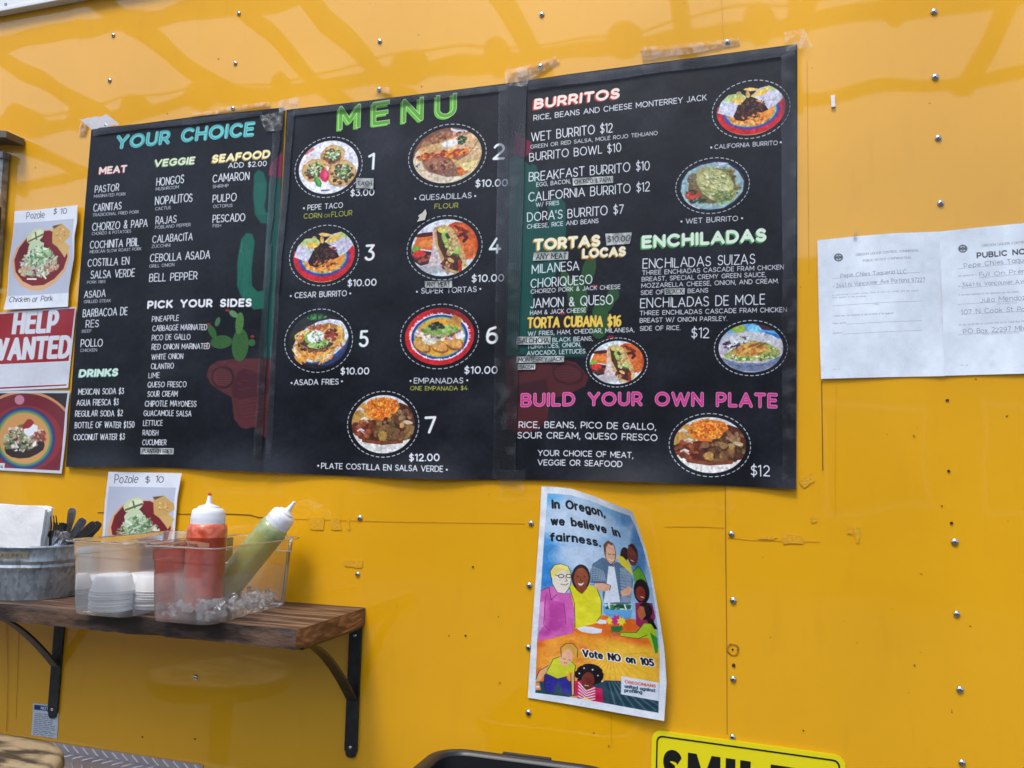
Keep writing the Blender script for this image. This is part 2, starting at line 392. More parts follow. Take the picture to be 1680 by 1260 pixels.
def sheet(name, patch, canvas, depth, nu=24, nv=36, rough=.4, spec=.5, coat=0, parent=None, coat_r=.1, thick=.0003, bump=None, bmix=None):
    """a thin printed sheet; depth(u,v) = metres off the wall"""
    us = np.linspace(0, 1, nu + 1); vs = np.linspace(0, 1, nv + 1); V = []; UV = []
    for v in vs:
        for u in us:
            x, y = patch.P(u, v); p = aty(float(x), float(y), -depth(u, v)); V.append(tuple(p)); UV.append((u, 1 - v))
    F = []
    for j in range(nv):
        for i in range(nu):
            a = j * (nu + 1) + i; F.append((a, a + nu + 1, a + nu + 2, a + 1))
    NV = len(V); back = [(x, y + thick, z) for x, y, z in V]; border = [i for i in range(nu + 1)] + [j * (nu + 1) + nu for j in range(1, nv + 1)] + [nv * (nu + 1) + i for i in range(nu - 1, -1, -1)] + [j * (nu + 1) for j in range(nv - 1, 0, -1)]
    NF = len(F); F += [tuple(i + NV for i in reversed(f)) for f in F]; NB = len(border); V = V + back + [V[i] for i in border] + [back[i] for i in border]; UV = UV + UV + [UV[i] for i in border] * 2
    F += [(2 * NV + i, 2 * NV + (i + 1) % NB, 2 * NV + NB + (i + 1) % NB, 2 * NV + NB + i) for i in range(NB)]
    me = bpy.data.meshes.new(name); me.from_pydata(V, [], F); uvl = me.uv_layers.new(name='uv')
    idx = np.empty(len(me.loops), np.int32); me.loops.foreach_get('vertex_index', idx)
    uvl.data.foreach_set('uv', np.array(UV, np.float32)[idx].ravel())
    me.polygons.foreach_set('use_smooth', [True] * len(F))
    m = bpy.data.materials.new(name + '_print'); m.use_nodes = True; nt = m.node_tree; p = nt.nodes['Principled BSDF']
    ti = nt.nodes.new('ShaderNodeTexImage'); ti.image = canvas.image(name + '_print'); ti.interpolation = 'Cubic'
    nt.links.new(ti.outputs[0], p.inputs['Base Color'])
    p.inputs['Roughness'].default_value = rough; p.inputs['Specular IOR Level'].default_value = spec
    p.inputs['Coat Weight'].default_value = coat; p.inputs['Coat Roughness'].default_value = coat_r
    tc = nt.nodes.new('ShaderNodeTexCoord')
    nz = nt.nodes.new('ShaderNodeTexNoise'); nz.inputs['Scale'].default_value = (bump or (9, .0012))[0]; nz.inputs['Detail'].default_value = 5
    bp = nt.nodes.new('ShaderNodeBump'); bp.inputs['Distance'].default_value = (bump or (9, .0012))[1]
    nt.links.new(tc.outputs['Object'], nz.inputs['Vector']); nt.links.new(nz.outputs['Fac'], bp.inputs['Height'])
    nt.links.new(bp.outputs[0], p.inputs['Normal'])
    me.materials.append(m)
    o = bpy.data.objects.new(name, me); col.objects.link(o); o.parent = parent
    return o
def straight(tl, tr, br, bl): return Patch([tl, tr], [bl, br], [tl, bl], [tr, br])
def canvas_for(patch, bgc, k=2.0):
    patch.cw, patch.ch = int(patch.wpx * k), int(patch.hpx * k)
    return Canvas(patch.cw, patch.ch, bgc, patch)

# ------------------------------------------------------------------ painted food
class Food:
    def __init__(s, cv, cx, cy, rx, ry, dash=True, inner=.885, ringw=1.1):
        s.cv = cv
        c = cv.tf.inv(cx, cy); l = cv.tf.inv(cx - rx, cy + 0); t = cv.tf.inv(cx, cy - ry)
        s.c = c; s.rx = math.hypot(l[0] - c[0], l[1] - c[1]); s.ry = math.hypot(t[0] - c[0], t[1] - c[1])
        if dash:
            n = 42
            for i in range(n):
                a0 = 2 * math.pi * i / n; a1 = a0 + 2 * math.pi / n * .56
                cv.segs([[(c[0] + s.rx * math.cos(a), c[1] + s.ry * math.sin(a)) for a in np.linspace(a0, a1, 4)]], ringw, (225, 232, 235))
        s.rx *= inner; s.ry *= inner
        s.saved = cv.a.copy()
    def T(s, pts): return [(s.c[0] + x * s.rx, s.c[1] - y * s.ry) for x, y in pts]
    def poly(s, pts, c, a=1, soft=1.5, g=None):
        if g: c2, A, B = g; (ax, ay), (bx, by) = s.T([A, B]); g = (c2, ax, ay, bx, by)
        s.cv.poly(s.T(pts), c, a, soft, g)
    def blob(s, x, y, rx, ry, c, ang=0, irr=.12, a=1, soft=1.5, n=14):
        ca, sa = math.cos(math.radians(ang)), math.sin(math.radians(ang)); P = []
        for i in range(n):
            t = 2 * math.pi * i / n; k = 1 + random.uniform(-irr, irr); X, Y = rx * k * math.cos(t), ry * k * math.sin(t)
            P.append((x + X * ca - Y * sa, y + X * sa + Y * ca))
        s.poly(P, c, a, soft)
    def scat(s, x, y, rx, ry, n, sz, cols, el=1.0, ang=None, a=.9):
        for _ in range(n):
            t = random.uniform(0, 6.283); q = math.sqrt(random.random())
            z = random.uniform(*sz); A = random.uniform(0, 180) if ang is None else ang + random.uniform(-25, 25)
            c = np.array(random.choice(cols), float) * random.uniform(.86, 1.12)
            s.blob(x + rx * q * math.cos(t), y + ry * q * math.sin(t), z * el, z, np.clip(c, 0, 255), A, .2, a, 1.2, 7)
    def line(s, pts, r, c, a=1): s.cv.segs([s.T(pts)], r * s.rx, c, a)
    def end(s):
        cv = s.cv; r = cv._cov(0, 0, cv.w, cv.h); sl, X, Y = r
        bx = (slice(max(0, int(s.c[1] - s.ry) - 2), int(s.c[1] + s.ry) + 3), slice(max(0, int(s.c[0] - s.rx) - 2), int(s.c[0] + s.rx) + 3))
        sub_ = cv.a[bx]; g = np.random.default_rng(int(s.c[0])); t_ = Canvas(sub_.shape[1], sub_.shape[0], (128, 128, 128)); t_.noise(30, (7, 3.2, 1.6), int(s.c[0] + s.c[1])); k_ = 1 + (t_.a - .502) * .7
        u_ = Canvas(sub_.shape[1], sub_.shape[0], (128, 128, 128)); u_.noise(16, (26, 9, 4), int(s.c[0]), False)
        cv.a[bx] = np.clip(sub_ * k_ + (u_.a - .502) * .18, 0, 1)
        d = np.hypot((X - s.c[0]) / s.rx, (Y - s.c[1]) / s.ry); m = np.clip((1 - d) * s.rx + .5, 0, 1)[..., None]
        cv.a[sl] = cv.a[sl] * m + s.saved[sl] * (1 - m)
def ring(r0x, r0y, cx=0, cy=0, a0=0, a1=360, n=40): return [(cx + r0x * math.cos(math.radians(a0 + (a1 - a0) * i / n)), cy + r0y * math.sin(math.radians(a0 + (a1 - a0) * i / n))) for i in range(n)]

def f_taco(f):
    f.poly(ring(1.1, 1.1), (232, 236, 246)); f.blob(.1, -.1, .8, .75, (220, 224, 238), 0, .02, .7, 12)
    f.line([(-.8, .6), (-.55, .75)], .05, (205, 120, 130)); f.blob(-.7, .2, .16, .5, (216, 206, 196), -20, .03, .5, 8)
    for x, y, rx, ry in ((.12, .42, .42, .42), (-.48, -.08, .44, .42), (.46, -.28, .5, .52)):
        f.blob(x, y, rx, ry, (196, 152, 92), 20, .07); f.blob(x + .02, y + .02, rx * .88, ry * .88, (214, 176, 118), 20, .06)
        f.scat(x, y, rx * .7, ry * .7, 40, (.03, .09), [(74, 44, 30), (98, 62, 40), (126, 84, 54)])
        f.scat(x + .03, y + .06, rx * .6, ry * .58, 80, (.02, .05), [(188, 214, 168), (228, 236, 214), (92, 138, 72), (140, 180, 116), (58, 96, 52)])
    f.blob(-.34, -.52, .1, .24, (58, 136, 62), 25); f.blob(-.33, -.5, .05, .18, (96, 172, 84), 25)
    f.blob(-.12, -.3, .15, .25, (214, 44, 92), 12, .04); f.blob(-.1, -.25, .08, .14, (232, 84, 122), 12, .05)
    f.line([(-.2, -.86), (.05, -.86)], .02, (70, 80, 110)); f.poly([(-.2, -.6), (.08, -.58), (.04, -.8), (-.2, -.8)], (240, 244, 250), .8)
def f_quesadilla(f):
    f.poly(ring(1.1, 1.1), (120, 84, 66)); f.blob(0, -.2, 1.05, .95, (224, 208, 180), 0, .02); f.blob(.12, -.05, .9, .78, (150, 110, 86), 0, .03, 1, 6)
    f.poly([(-.2, .9), (.9, .7), (.9, .2), (-.8, .2), (-.75, .55)], (176, 124, 92)); f.scat(-.1, .62, .6, .2, 60, (.02, .07), [(150, 96, 68), (200, 156, 118), (128, 74, 50)])
    f.blob(.35, .9, .28, .12, (220, 210, 214), -12, .03); f.blob(.32, .96, .22, .07, (120, 100, 110), -12, .02); f.scat(.4, .78, .25, .03, 14, (.015, .03), [(60, 44, 46)])
    f.poly([(-.85, .32), (-.5, .45), (-.1, .5), (.05, .1), (-.5, .0), (-.8, .12)], (214, 168, 112)); f.scat(-.55, 0, .32, .14, 60, (.02, .07), [(178, 72, 40), (206, 104, 52), (150, 48, 32), (230, 150, 70)])
    f.poly([(-.35, .45), (.1, .62), (.82, .72), (.9, .5), (.6, -.02), (-.3, .28)], (220, 184, 138)); f.scat(.3, .42, .42, .16, 40, (.02, .05), [(196, 152, 104), (236, 206, 166)])
    f.scat(.15, .06, .45, .12, 90, (.02, .08), [(186, 66, 36), (214, 116, 50), (232, 158, 60), (140, 44, 34)], 1.3)
    f.blob(.08, .42, .26, .13, (236, 234, 230), 10, .1); f.scat(.42, .5, .12, .16, 40, (.02, .05), [(38, 84, 50), (60, 110, 66), (24, 60, 36)])
    f.poly([(.6, -.05), (.95, .5), (1.1, .1), (.75, -.6), (.35, -.2)], (206, 176, 134)); f.scat(.75, .05, .2, .3, 25, (.015, .04), [(176, 136, 92), (228, 204, 164)])
    f.blob(-.2, -.32, .46, .3, (140, 90, 70), -14, .05); f.blob(-.22, -.28, .4, .22, (168, 112, 86), -14, .05); f.scat(-.15, -.35, .35, .16, 35, (.02, .06), [(100, 58, 46), (186, 138, 104)])
    f.poly([(.1, -.12), (.55, -.3), (.75, -.6), (.45, -.78), (.2, -.3)], (216, 178, 120)); f.scat(.42, -.6, .16, .14, 40, (.02, .06), [(196, 74, 36), (220, 120, 52)])
    f.poly([(.35, -.35), (.95, -.25), (.75, -.62), (.5, -.6)], (232, 214, 150)); f.scat(-.86, -.25, .05, .08, 8, (.012, .02), [(60, 70, 120)])
    f.poly([(-.62, -.62), (0, -.86), (.55, -.86), (.5, -.78), (0, -.78), (-.5, -.56)], (236, 224, 200), .9)
def f_burrito(f):
    f.poly(ring(1.1, 1.1), (24, 24, 34)); f.blob(.3, .95, .5, .2, (34, 36, 60), 0, .1, .8, 6)
    for rx, ry, c in ((1.06, .98, (238, 200, 120)), (1.02, .92, (204, 38, 44)), (.84, .72, (96, 60, 150)), (.78, .66, (60, 80, 170)), (.74, .62, (120, 184, 150)), (.69, .58, (236, 150, 60))):
        f.poly(ring(rx, ry, 0, -.06), c)
    f.poly([(-1.1, .2), (1.1, .45), (1.1, 1.2), (-1.1, 1.2)], (24, 24, 34))
    f.scat(0, -.42, .55, .2, 120, (.02, .06), [(240, 160, 70), (224, 120, 48), (250, 196, 110), (180, 92, 40)])
    f.blob(-.02, .78, .2, .07, (236, 204, 120), -10); f.blob(-.1, .6, .06, .16, (226, 170, 90), 5); f.blob(-.36, .68, .08, .07, (220, 160, 96)); f.blob(.2, .72, .13, .05, (230, 190, 100), -30)
    f.poly([(-.98, 0), (-.88, .4), (-.66, .66), (-.3, .66), (-.14, .5), (-.22, .25), (-.4, 0), (-.46, -.28), (-.6, -.2), (-.95, -.02)], (206, 208, 224))
    f.poly([(-.02, .52), (.25, .8), (.55, .86), (.8, .66), (.96, .36), (.7, .05), (.5, -.06), (.4, .12), (.2, .36)], (204, 206, 222))
    f.poly([(-.82, .46), (-.66, .66), (-.3, .68), (-.12, .5), (-.36, .42), (-.6, .36)], (186, 206, 130)); f.blob(-.38, .4, .2, .11, (238, 184, 74), 6, .2); f.blob(-.3, .3, .1, .12, (244, 214, 120), 0, .2, .8)
    f.poly([(-.02, .5), (.25, .74), (.55, .86), (.72, .72), (.5, .62), (.3, .5), (.1, .46)], (226, 206, 110)); f.blob(.3, .6, .24, .07, (244, 190, 76), 14, .2); f.blob(.62, .72, .15, .07, (176, 206, 140), -30)
    f.poly([(-.14, .46), (.02, .44), (.18, .28), (.42, .1), (.5, -.08), (.3, -.16), (.1, -.1), (-.1, -.3), (-.2, -.44), (-.44, -.36), (-.52, -.2), (-.4, .1)], (44, 24, 24))
    f.scat(-.08, .02, .3, .36, 150, (.02, .06), [(54, 28, 24), (80, 42, 32), (34, 18, 22), (104, 58, 44), (26, 34, 34)])
    f.scat(.3, .1, .1, .2, 40, (.02, .04), [(96, 50, 44), (120, 70, 60), (60, 30, 30)])
    f.line([(-.9, .02), (-.75, .35)], .015, (170, 172, 196), .6); f.line([(.6, .1), (.75, .4)], .015, (170, 172, 196), .6)
    f.scat(0, -.3, .3, .1, 50, (.02, .05), [(240, 170, 80), (60, 30, 24), (200, 110, 56)])
def f_torta(f):
    f.poly(ring(1.1, 1.1), (222, 232, 242)); f.poly([(-1, -.6), (.3, -.55), (.4, -.75), (-.7, -1)], (176, 168, 172), .8, 8)
    f.poly([(-.95, .1), (-.8, .52), (-.3, .56), (-.3, -.1), (-.6, -.02), (-.92, .02)], (222, 112, 44)); f.blob(-.6, .5, .34, .08, (72, 30, 40), 4); f.blob(-.55, .2, .24, .12, (240, 156, 76), 0, .1, .8, 5)
    f.poly([(-1, .02), (-.3, -.14), (-.32, -.5), (-.7, -.6), (-.95, -.4)], (62, 36, 42)); f.blob(-.86, .0, .14, .12, (120, 176, 66)); f.blob(-.76, -.18, .2, .14, (222, 52, 50)); f.scat(-.6, -.36, .26, .12, 30, (.03, .06), [(140, 64, 50), (90, 44, 40), (170, 90, 70)])
    f.poly([(-.38, .7), (-.16, .6), (0, 0), (.1, -.5), (-.1, -.6), (-.5, -.66), (-.4, -.2), (-.36, .2)], (216, 196, 196)); f.scat(-.2, -.2, .14, .35, 30, (.015, .03), [(190, 160, 160), (236, 222, 220)])
    f.blob(.5, .2, .5, .72, (196, 74, 30), 24, .03); f.blob(.58, .34, .34, .5, (214, 98, 42), 24, .05, .9, 5); f.blob(.7, -.1, .22, .4, (226, 122, 58), 20, .05, .8, 6)
    f.line([(.3, .72), (.5, .6), (.66, .5)], .045, (120, 36, 24)); f.line([(.42, .4), (.56, .44), (.66, .3), (.58, .2)], .05, (88, 26, 40)); f.line([(.5, .66), (.3, .5)], .04, (140, 48, 28))
    f.poly([(-.34, .74), (-.02, .82), (.2, .7), (.45, .2), (.62, -.3), (.68, -.6), (.4, -.95), (.1, -.85), (-.1, -.4), (-.3, .2)], (208, 172, 116))
    f.poly([(-.26, .66), (-.08, .62), (.12, .3), (.4, -.2), (.55, -.55), (.42, -.86), (.2, -.76), (.0, -.35), (-.2, .1)], (76, 48, 34))
    f.scat(.14, -.55, .2, .2, 50, (.03, .07), [(66, 34, 30), (100, 50, 40), (150, 84, 60), (120, 44, 36)])
    f.blob(-.08, .62, .16, .1, (222, 214, 110), -20); f.line([(0, .42), (.12, .1), (.34, -.15)], .11, (168, 198, 104)); f.line([(.05, .46), (.22, .14)], .045, (40, 70, 44)); f.line([(.02, .1), (.2, -.2), (.4, -.3)], .03, (60, 104, 50))
    f.scat(.16, .05, .12, .3, 60, (.02, .06), [(226, 216, 140), (190, 210, 120), (110, 150, 70), (210, 110, 70), (240, 226, 190)]); f.line([(.46, -.5), (.5, -.84)], .05, (180, 56, 38)); f.blob(.2, -.45, .12, .06, (214, 190, 110), -40)
    f.scat(.3, .3, .1, .4, 40, (.015, .04), [(224, 190, 136), (186, 140, 84)], 1, 120); f.scat(.1, -.72, .08, .2, 20, (.02, .05), [(220, 190, 140), (170, 130, 84)]); f.blob(.62, -.68, .08, .1, (206, 206, 140), 30)
def f_fries(f):
    f.poly(ring(1.1, 1.1), (36, 32, 36)); f.blob(-.4, .5, .7, .5, (48, 56, 52), 20, .1, .8, 10); f.scat(-.1, .84, .3, .08, 40, (.03, .06), [(46, 110, 56), (80, 150, 84), (30, 76, 42)])
    f.blob(.4, -.4, .62, .4, (46, 62, 110), 40, .02); f.blob(.1, -.04, 1.0, .72, (60, 80, 130), 30, .02); f.blob(.08, 0, .98, .68, (214, 226, 240), 30, .02); f.blob(.05, -.02, .84, .56, (170, 120, 70), 30, .05)
    f.scat(.05, -.02, .82, .56, 90, (.03, .05), [(216, 150, 70), (196, 122, 50), (236, 184, 100), (168, 96, 44)], 3.6)
    f.scat(-.45, -.5, .4, .28, 36, (.035, .05), [(226, 156, 70), (206, 130, 52), (240, 190, 104)], 3.8, 120); f.scat(.2, -.55, .3, .2, 20, (.035, .05), [(226, 150, 70), (240, 196, 110)], 3.8, 60); f.scat(.62, .2, .14, .35, 24, (.03, .05), [(240, 196, 100), (226, 176, 84)], 3, 70)
    f.scat(-.1, -.16, .55, .22, 110, (.03, .08), [(92, 56, 46), (120, 84, 60), (66, 38, 34), (150, 116, 84)]); f.scat(.42, .2, .2, .2, 40, (.03, .08), [(120, 40, 36), (84, 34, 30), (160, 70, 60), (220, 190, 180)])
    f.blob(-.36, .12, .12, .2, (120, 176, 90), 0, .2); f.blob(0, -.1, .34, .2, (166, 200, 120), 10, .2); f.blob(-.1, .16, .28, .22, (234, 238, 244), 14, .1); f.scat(-.08, .14, .2, .18, 10, (.02, .04), [(110, 170, 90)]); f.scat(-.15, .5, .3, .08, 30, (.03, .05), [(190, 80, 60), (160, 110, 80)])
    f.scat(0, -.12, .3, .18, 24, (.02, .05), [(150, 196, 100), (60, 110, 50)])
def f_empanada(f):
    f.poly(ring(1.1, 1.1), (206, 38, 44)); f.blob(.4, .7, .7, .3, (122, 30, 36), -30, .05, .7, 14)
    for r, c in ((.86, (228, 222, 236)), (.82, (44, 62, 140)), (.77, (60, 80, 160)), (.74, (140, 190, 120)), (.69, (236, 168, 60))): f.poly(ring(r, r * .95, 0, -.02), c)
    for i in range(70):
        a = random.uniform(0, 6.283); f.blob(.86 * math.cos(a), .8 * math.sin(a), .05, .018, (240, 236, 244), random.uniform(0, 180))
    for x, y, w, an in ((-.5, -.35, .3, -40), (.02, -.38, .28, -30), (.46, -.3, .26, -20)):
        f.blob(x, y, w, .2, (156, 92, 40), an, .06); f.blob(x - .02, y + .04, w * .9, .16, (224, 168, 92), an, .06)
    f.poly([(.2, .5), (.4, .75), (.62, .6), (.6, .3)], (196, 140, 70))
    f.scat(0, .1, .7, .24, 170, (.02, .06), [(236, 232, 240), (150, 60, 110), (196, 140, 180), (60, 110, 60), (240, 240, 236)]); f.scat(.02, .22, .5, .16, 160, (.03, .07), [(150, 186, 96), (120, 160, 70), (176, 206, 120)]); f.scat(-.1, .36, .2, .12, 20, (.04, .07), [(34, 44, 40), (60, 70, 60)])
    f.scat(-.3, -.12, .16, .12, 16, (.05, .09), [(240, 236, 224), (226, 216, 206)]); f.scat(.6, .0, .12, .1, 14, (.04, .07), [(240, 238, 244)])
def f_plate(f):
    f.poly(ring(1.1, 1.1), (228, 224, 220)); f.blob(0, .75, .9, .4, (208, 216, 224), 0, .03, .6, 10)
    f.poly([(-1.1, .55), (-.6, .75), (-.4, .2), (-.3, -.3), (-1.1, -.3)], (196, 150, 76)); f.poly([(-1.1, -.05), (-.6, .05), (-.2, .2), (.5, .75), (1.1, .5), (1.1, -.4), (.6, -.56), (0, -.64), (-.6, -.58), (-1.1, -.2)], (86, 44, 26))
    f.poly([(-.6, .55), (-.5, .8), (-.05, .92), (.4, .84), (.52, .6), (.3, .3), (.1, .12), (-.3, .14), (-.5, .3)], (222, 120, 36)); f.scat(-.05, .56, .5, .36, 420, (.014, .032), [(240, 150, 56), (224, 104, 30), (250, 180, 84), (196, 80, 28), (244, 166, 60)], 1.6)
    f.scat(-.6, -.2, .36, .3, 70, (.04, .1), [(112, 52, 34), (140, 70, 44), (86, 38, 28), (170, 92, 60)])
    f.scat(.35, -.2, .62, .4, 110, (.05, .12), [(104, 70, 42), (132, 96, 60), (74, 46, 32), (152, 118, 76), (60, 34, 28)]); f.scat(.62, .25, .3, .24, 40, (.05, .1), [(124, 88, 58), (164, 130, 92), (90, 60, 42)])
    for x, y in ((-.75, .5), (-.6, .18), (-.7, -.22)): f.line([(x - .1, y - .03), (x, y + .04), (x + .1, y - .02)], .025, (226, 214, 204)); f.line([(x - .02, y), (x + .12, y - .12)], .018, (206, 186, 176))
    f.blob(-.02, -.4, .14, .16, (176, 140, 70), 20, .2); f.blob(.42, -.35, .1, .18, (120, 84, 56), 0, .2); f.blob(.78, .08, .16, .07, (196, 176, 140), -12, .1); f.blob(.6, -.02, .07, .1, (190, 150, 90)); f.line([(-.6, -.58), (0, -.66), (.6, -.58)], .05, (124, 66, 36))
def f_wet(f):
    f.poly(ring(1.1, 1.1), (34, 44, 74)); f.blob(-.02, -.02, .98, .96, (150, 180, 186), -18, .02); f.poly([(.15, .95), (.55, .86), (.2, .8)], (190, 196, 226)); f.blob(.45, .35, .7, .3, (34, 44, 74), -46, .02, 0)
    f.poly([(.3, .98), (.75, .7), (1.1, .1), (1.2, 1.2)], (34, 44, 74)); f.blob(0, 0, .74, .74, (110, 104, 62), -20, .04); f.scat(.4, .35, .3, .35, 80, (.03, .07), [(128, 112, 64), (104, 88, 46), (150, 136, 88)])
    f.blob(.1, .02, .5, .86, (168, 172, 112), 34, .04); f.blob(.12, .0, .4, .74, (190, 194, 136), 34, .04, .9, 4); f.scat(.05, .1, .4, .6, 200, (.012, .03), [(204, 206, 152), (160, 162, 98), (216, 218, 176), (130, 136, 84)], 3.5, -35); f.scat(.3, -.45, .3, .25, 60, (.02, .06), [(120, 140, 86), (150, 168, 104), (96, 116, 70)], 2)
    f.scat(-.6, -.3, .2, .26, 60, (.04, .09), [(176, 62, 50), (54, 84, 60), (196, 90, 74), (34, 60, 46)]); f.blob(-.56, -.45, .22, .14, (190, 70, 56), 0, .15); f.scat(-.45, -.6, .25, .12, 30, (.03, .06), [(52, 78, 56), (120, 150, 120), (38, 54, 46)]); f.scat(-.62, .3, .12, .25, 24, (.04, .08), [(104, 84, 54), (130, 120, 100)]); f.scat(.72, -.25, .14, .2, 24, (.03, .07), [(110, 106, 60), (160, 156, 110)])
    f.line([(-.9, -.3), (-.7, -.72), (-.4, -.92)], .02, (206, 226, 230))
def f_enchilada(f):
    f.poly(ring(1.1, 1.1), (176, 184, 206)); f.poly([(-1, 1.1), (1, 1.1), (1.1, .3), (.6, .6), (0, .72), (-.7, .6)], (92, 170, 226)); f.blob(-.4, .8, .26, .16, (150, 176, 70), 0, .1); f.blob(.5, .85, .42, .12, (70, 40, 50), -12, .1); f.blob(.1, .8, .2, .16, (130, 204, 240)); f.blob(.7, .52, .3, .06, (50, 110, 190), -26)
    f.poly([(-1.1, .1), (-.7, .55), (0, .68), (.6, .55), (1.1, .2), (1.1, -.3), (.4, -.7), (-.4, -.7), (-1.1, -.3)], (196, 198, 206)); f.poly([(-1.1, -.3), (-.4, -.62), (.4, -.62), (1.1, -.2), (.9, -.6), (.3, -.95), (-.4, -.95)], (116, 130, 158)); f.poly([(-.7, -.66), (0, -.76), (.7, -.6), (.3, -.72), (-.4, -.74)], (60, 74, 110))
    f.poly([(-.85, -.28), (-.4, .05), (0, .32), (.5, .2), (.9, -.1), (.88, -.3), (.4, -.5), (-.3, -.54), (-.75, -.42)], (150, 158, 70)); f.scat(0, -.38, .78, .14, 170, (.02, .055), [(110, 136, 54), (164, 184, 90), (206, 222, 160), (84, 104, 40), (226, 236, 196)]); f.scat(.62, -.16, .28, .16, 60, (.02, .05), [(150, 160, 84), (200, 204, 140), (110, 130, 60)])
    f.poly([(-.62, -.24), (-.3, .16), (.05, .28), (.45, .12), (.6, -.08), (.2, -.3), (-.3, -.34)], (204, 160, 76)); f.scat(-.05, -.06, .5, .22, 110, (.02, .06), [(216, 166, 80), (190, 120, 58), (230, 190, 110), (206, 136, 70)], 2, 30); f.line([(-.05, .06), (.3, .2)], .03, (140, 90, 44)); f.line([(.2, .04), (.45, .2)], .025, (130, 84, 44))
    f.scat(-.62, .12, .24, .16, 50, (.03, .07), [(58, 44, 54), (36, 30, 40), (226, 228, 230), (90, 74, 84)]); f.scat(-.22, .34, .22, .12, 24, (.05, .09), [(228, 236, 236), (206, 214, 210), (110, 90, 96)])
def f_pozole(f):
    f.blob(0, -.02, 1.0, 1.0, (222, 176, 130), 0, .015, 1, 2); f.blob(0, .04, .92, .9, (120, 26, 34), 0, .015, 1, 3); f.blob(-.3, .3, .5, .5, (96, 20, 30), 0, .05, .7, 10)
    f.blob(-.28, .78, .32, .22, (206, 214, 170), 30, .06); f.blob(-.22, .8, .22, .15, (222, 230, 196), 30, .06); f.line([(-.3, .9), (-.2, .6)], .025, (96, 110, 50)); f.line([(-.5, .62), (-.02, .82)], .03, (96, 106, 60)); f.blob(-.22, .4, .28, .26, (196, 214, 176), 0, .15)
    f.scat(-.06, -.1, .62, .44, 230, (.02, .045), [(206, 222, 190), (176, 200, 160), (232, 238, 220), (120, 150, 104), (150, 120, 110), (190, 180, 176)], 2.6); f.scat(-.1, .1, .4, .3, 100, (.02, .05), [(160, 196, 140), (216, 230, 206), (90, 130, 84)], 3)
    f.scat(.4, -.25, .24, .16, 50, (.03, .06), [(196, 146, 104), (168, 120, 96), (216, 196, 170)]); f.scat(-.5, -.32, .24, .16, 40, (.03, .06), [(206, 170, 140), (186, 200, 160)]); f.line([(-.4, -.6), (-.1, -.62)], .03, (240, 236, 226)); f.line([(.1, -.45), (.25, -.62)], .03, (240, 230, 220))
    f.poly([(.3, 1.06), (.62, 1.1), (.95, .85), (.98, .66), (.8, .52), (.55, .36), (.36, .5)], (206, 166, 96)); f.poly([(.28, 1.06), (.62, 1.1), (.36, .96)], (104, 84, 50)); f.poly([(.52, .4), (.8, .5), (1.0, .34), (.82, .0), (.74, .12)], (214, 176, 106)); f.scat(.66, .74, .2, .2, 30, (.02, .04), [(190, 146, 78), (222, 186, 120)])

# ------------------------------------------------------------------ posters
W_ = (228, 233, 238)
def board_bg(cv, seed):
    cv.noise(7, (160, 50, 9), seed)
def hand(cv, rows, wt=.115, colr=W_, jit=.7, **k):
    for t, x0, x1, y, c in rows: cv.text(t, x0, x1, y, c, colr, wt, jit=jit, track=.22, spw=.42, **k)
def sub(cv, rows, wt=.15, colr=(205, 210, 216), **k):
    for t, x0, x1, y, c in rows: cv.text(t, x0, x1, y, c, colr, wt, track=.18, spw=.36, **k)
def cpoly(cv, pts, c, a=1, soft=2): cv.poly(cv.px(pts), c, a, soft)
def cell(cv, x, y, rx, ry, c, ang=0, a=1, n=20):
    ca, sa = math.cos(R_(ang)), math.sin(R_(ang))
    cpoly(cv, [(x + rx * math.cos(t) * ca - ry * math.sin(t) * sa, y + rx * math.cos(t) * sa + ry * math.sin(t) * ca) for t in np.linspace(0, 6.283, n, endpoint=False)], c, a)
def cline(cv, pts, r, c, a=1): cv.segs([cv.px(pts)], r, c, a)

INK = (15, 18, 26)
TEAL = (16, 74, 66)
def prickly(cv, ox, oy, k=1, fl=1):
    g1, g2, g3 = (52, 96, 48), (74, 122, 60), (34, 70, 40)
    for dx, dy, rx, ry, an, c in ((0, 0, 14, 27, 4, g1), (-31, -5, 18, 11, -6, g1), (-1, -36, 7, 18, 6, g2), (-11, -51, 8, 5, 35, (96, 136, 90)), (-46, -22, 6, 12, -25, g1), (-37, -38, 4, 8, 20, (70, 110, 80)), (19, -4, 6, 6, -30, g1)):
        cell(cv, ox + dx * k * fl, oy + dy * k, rx * k, ry * k, c, an * fl)
    for _ in range(60):
        dx, dy = random.choice([(0, 0), (0, 8), (-2, -10), (-31, -5), (-1, -36)]); dx += random.uniform(-8, 8); dy += random.uniform(-9, 9)
        cline(cv, [(ox + dx * k * fl, oy + dy * k), (ox + (dx + 2) * k * fl, oy + (dy + .8) * k)], .7, g3, .8)
    for dx, dy in ((-21, -57), (-54, 2), (20, -14), (-52, -34)): cell(cv, ox + dx * k * fl, oy + dy * k, 3.4 * k, 2.2 * k, (150, 36, 40))

# ---- poster 1
pa1 = Patch([(150, 211), (230, 203), (330, 190), (467, 176)], [(108, 766), (190, 766), (270, 767), (350, 771), (432, 775)],
            [(150, 211), (140, 330), (125, 530), (108, 766)], [(467, 176), (460, 330), (447, 560), (432, 775)])
cv = canvas_for(pa1, INK)
board_bg(cv, 2)
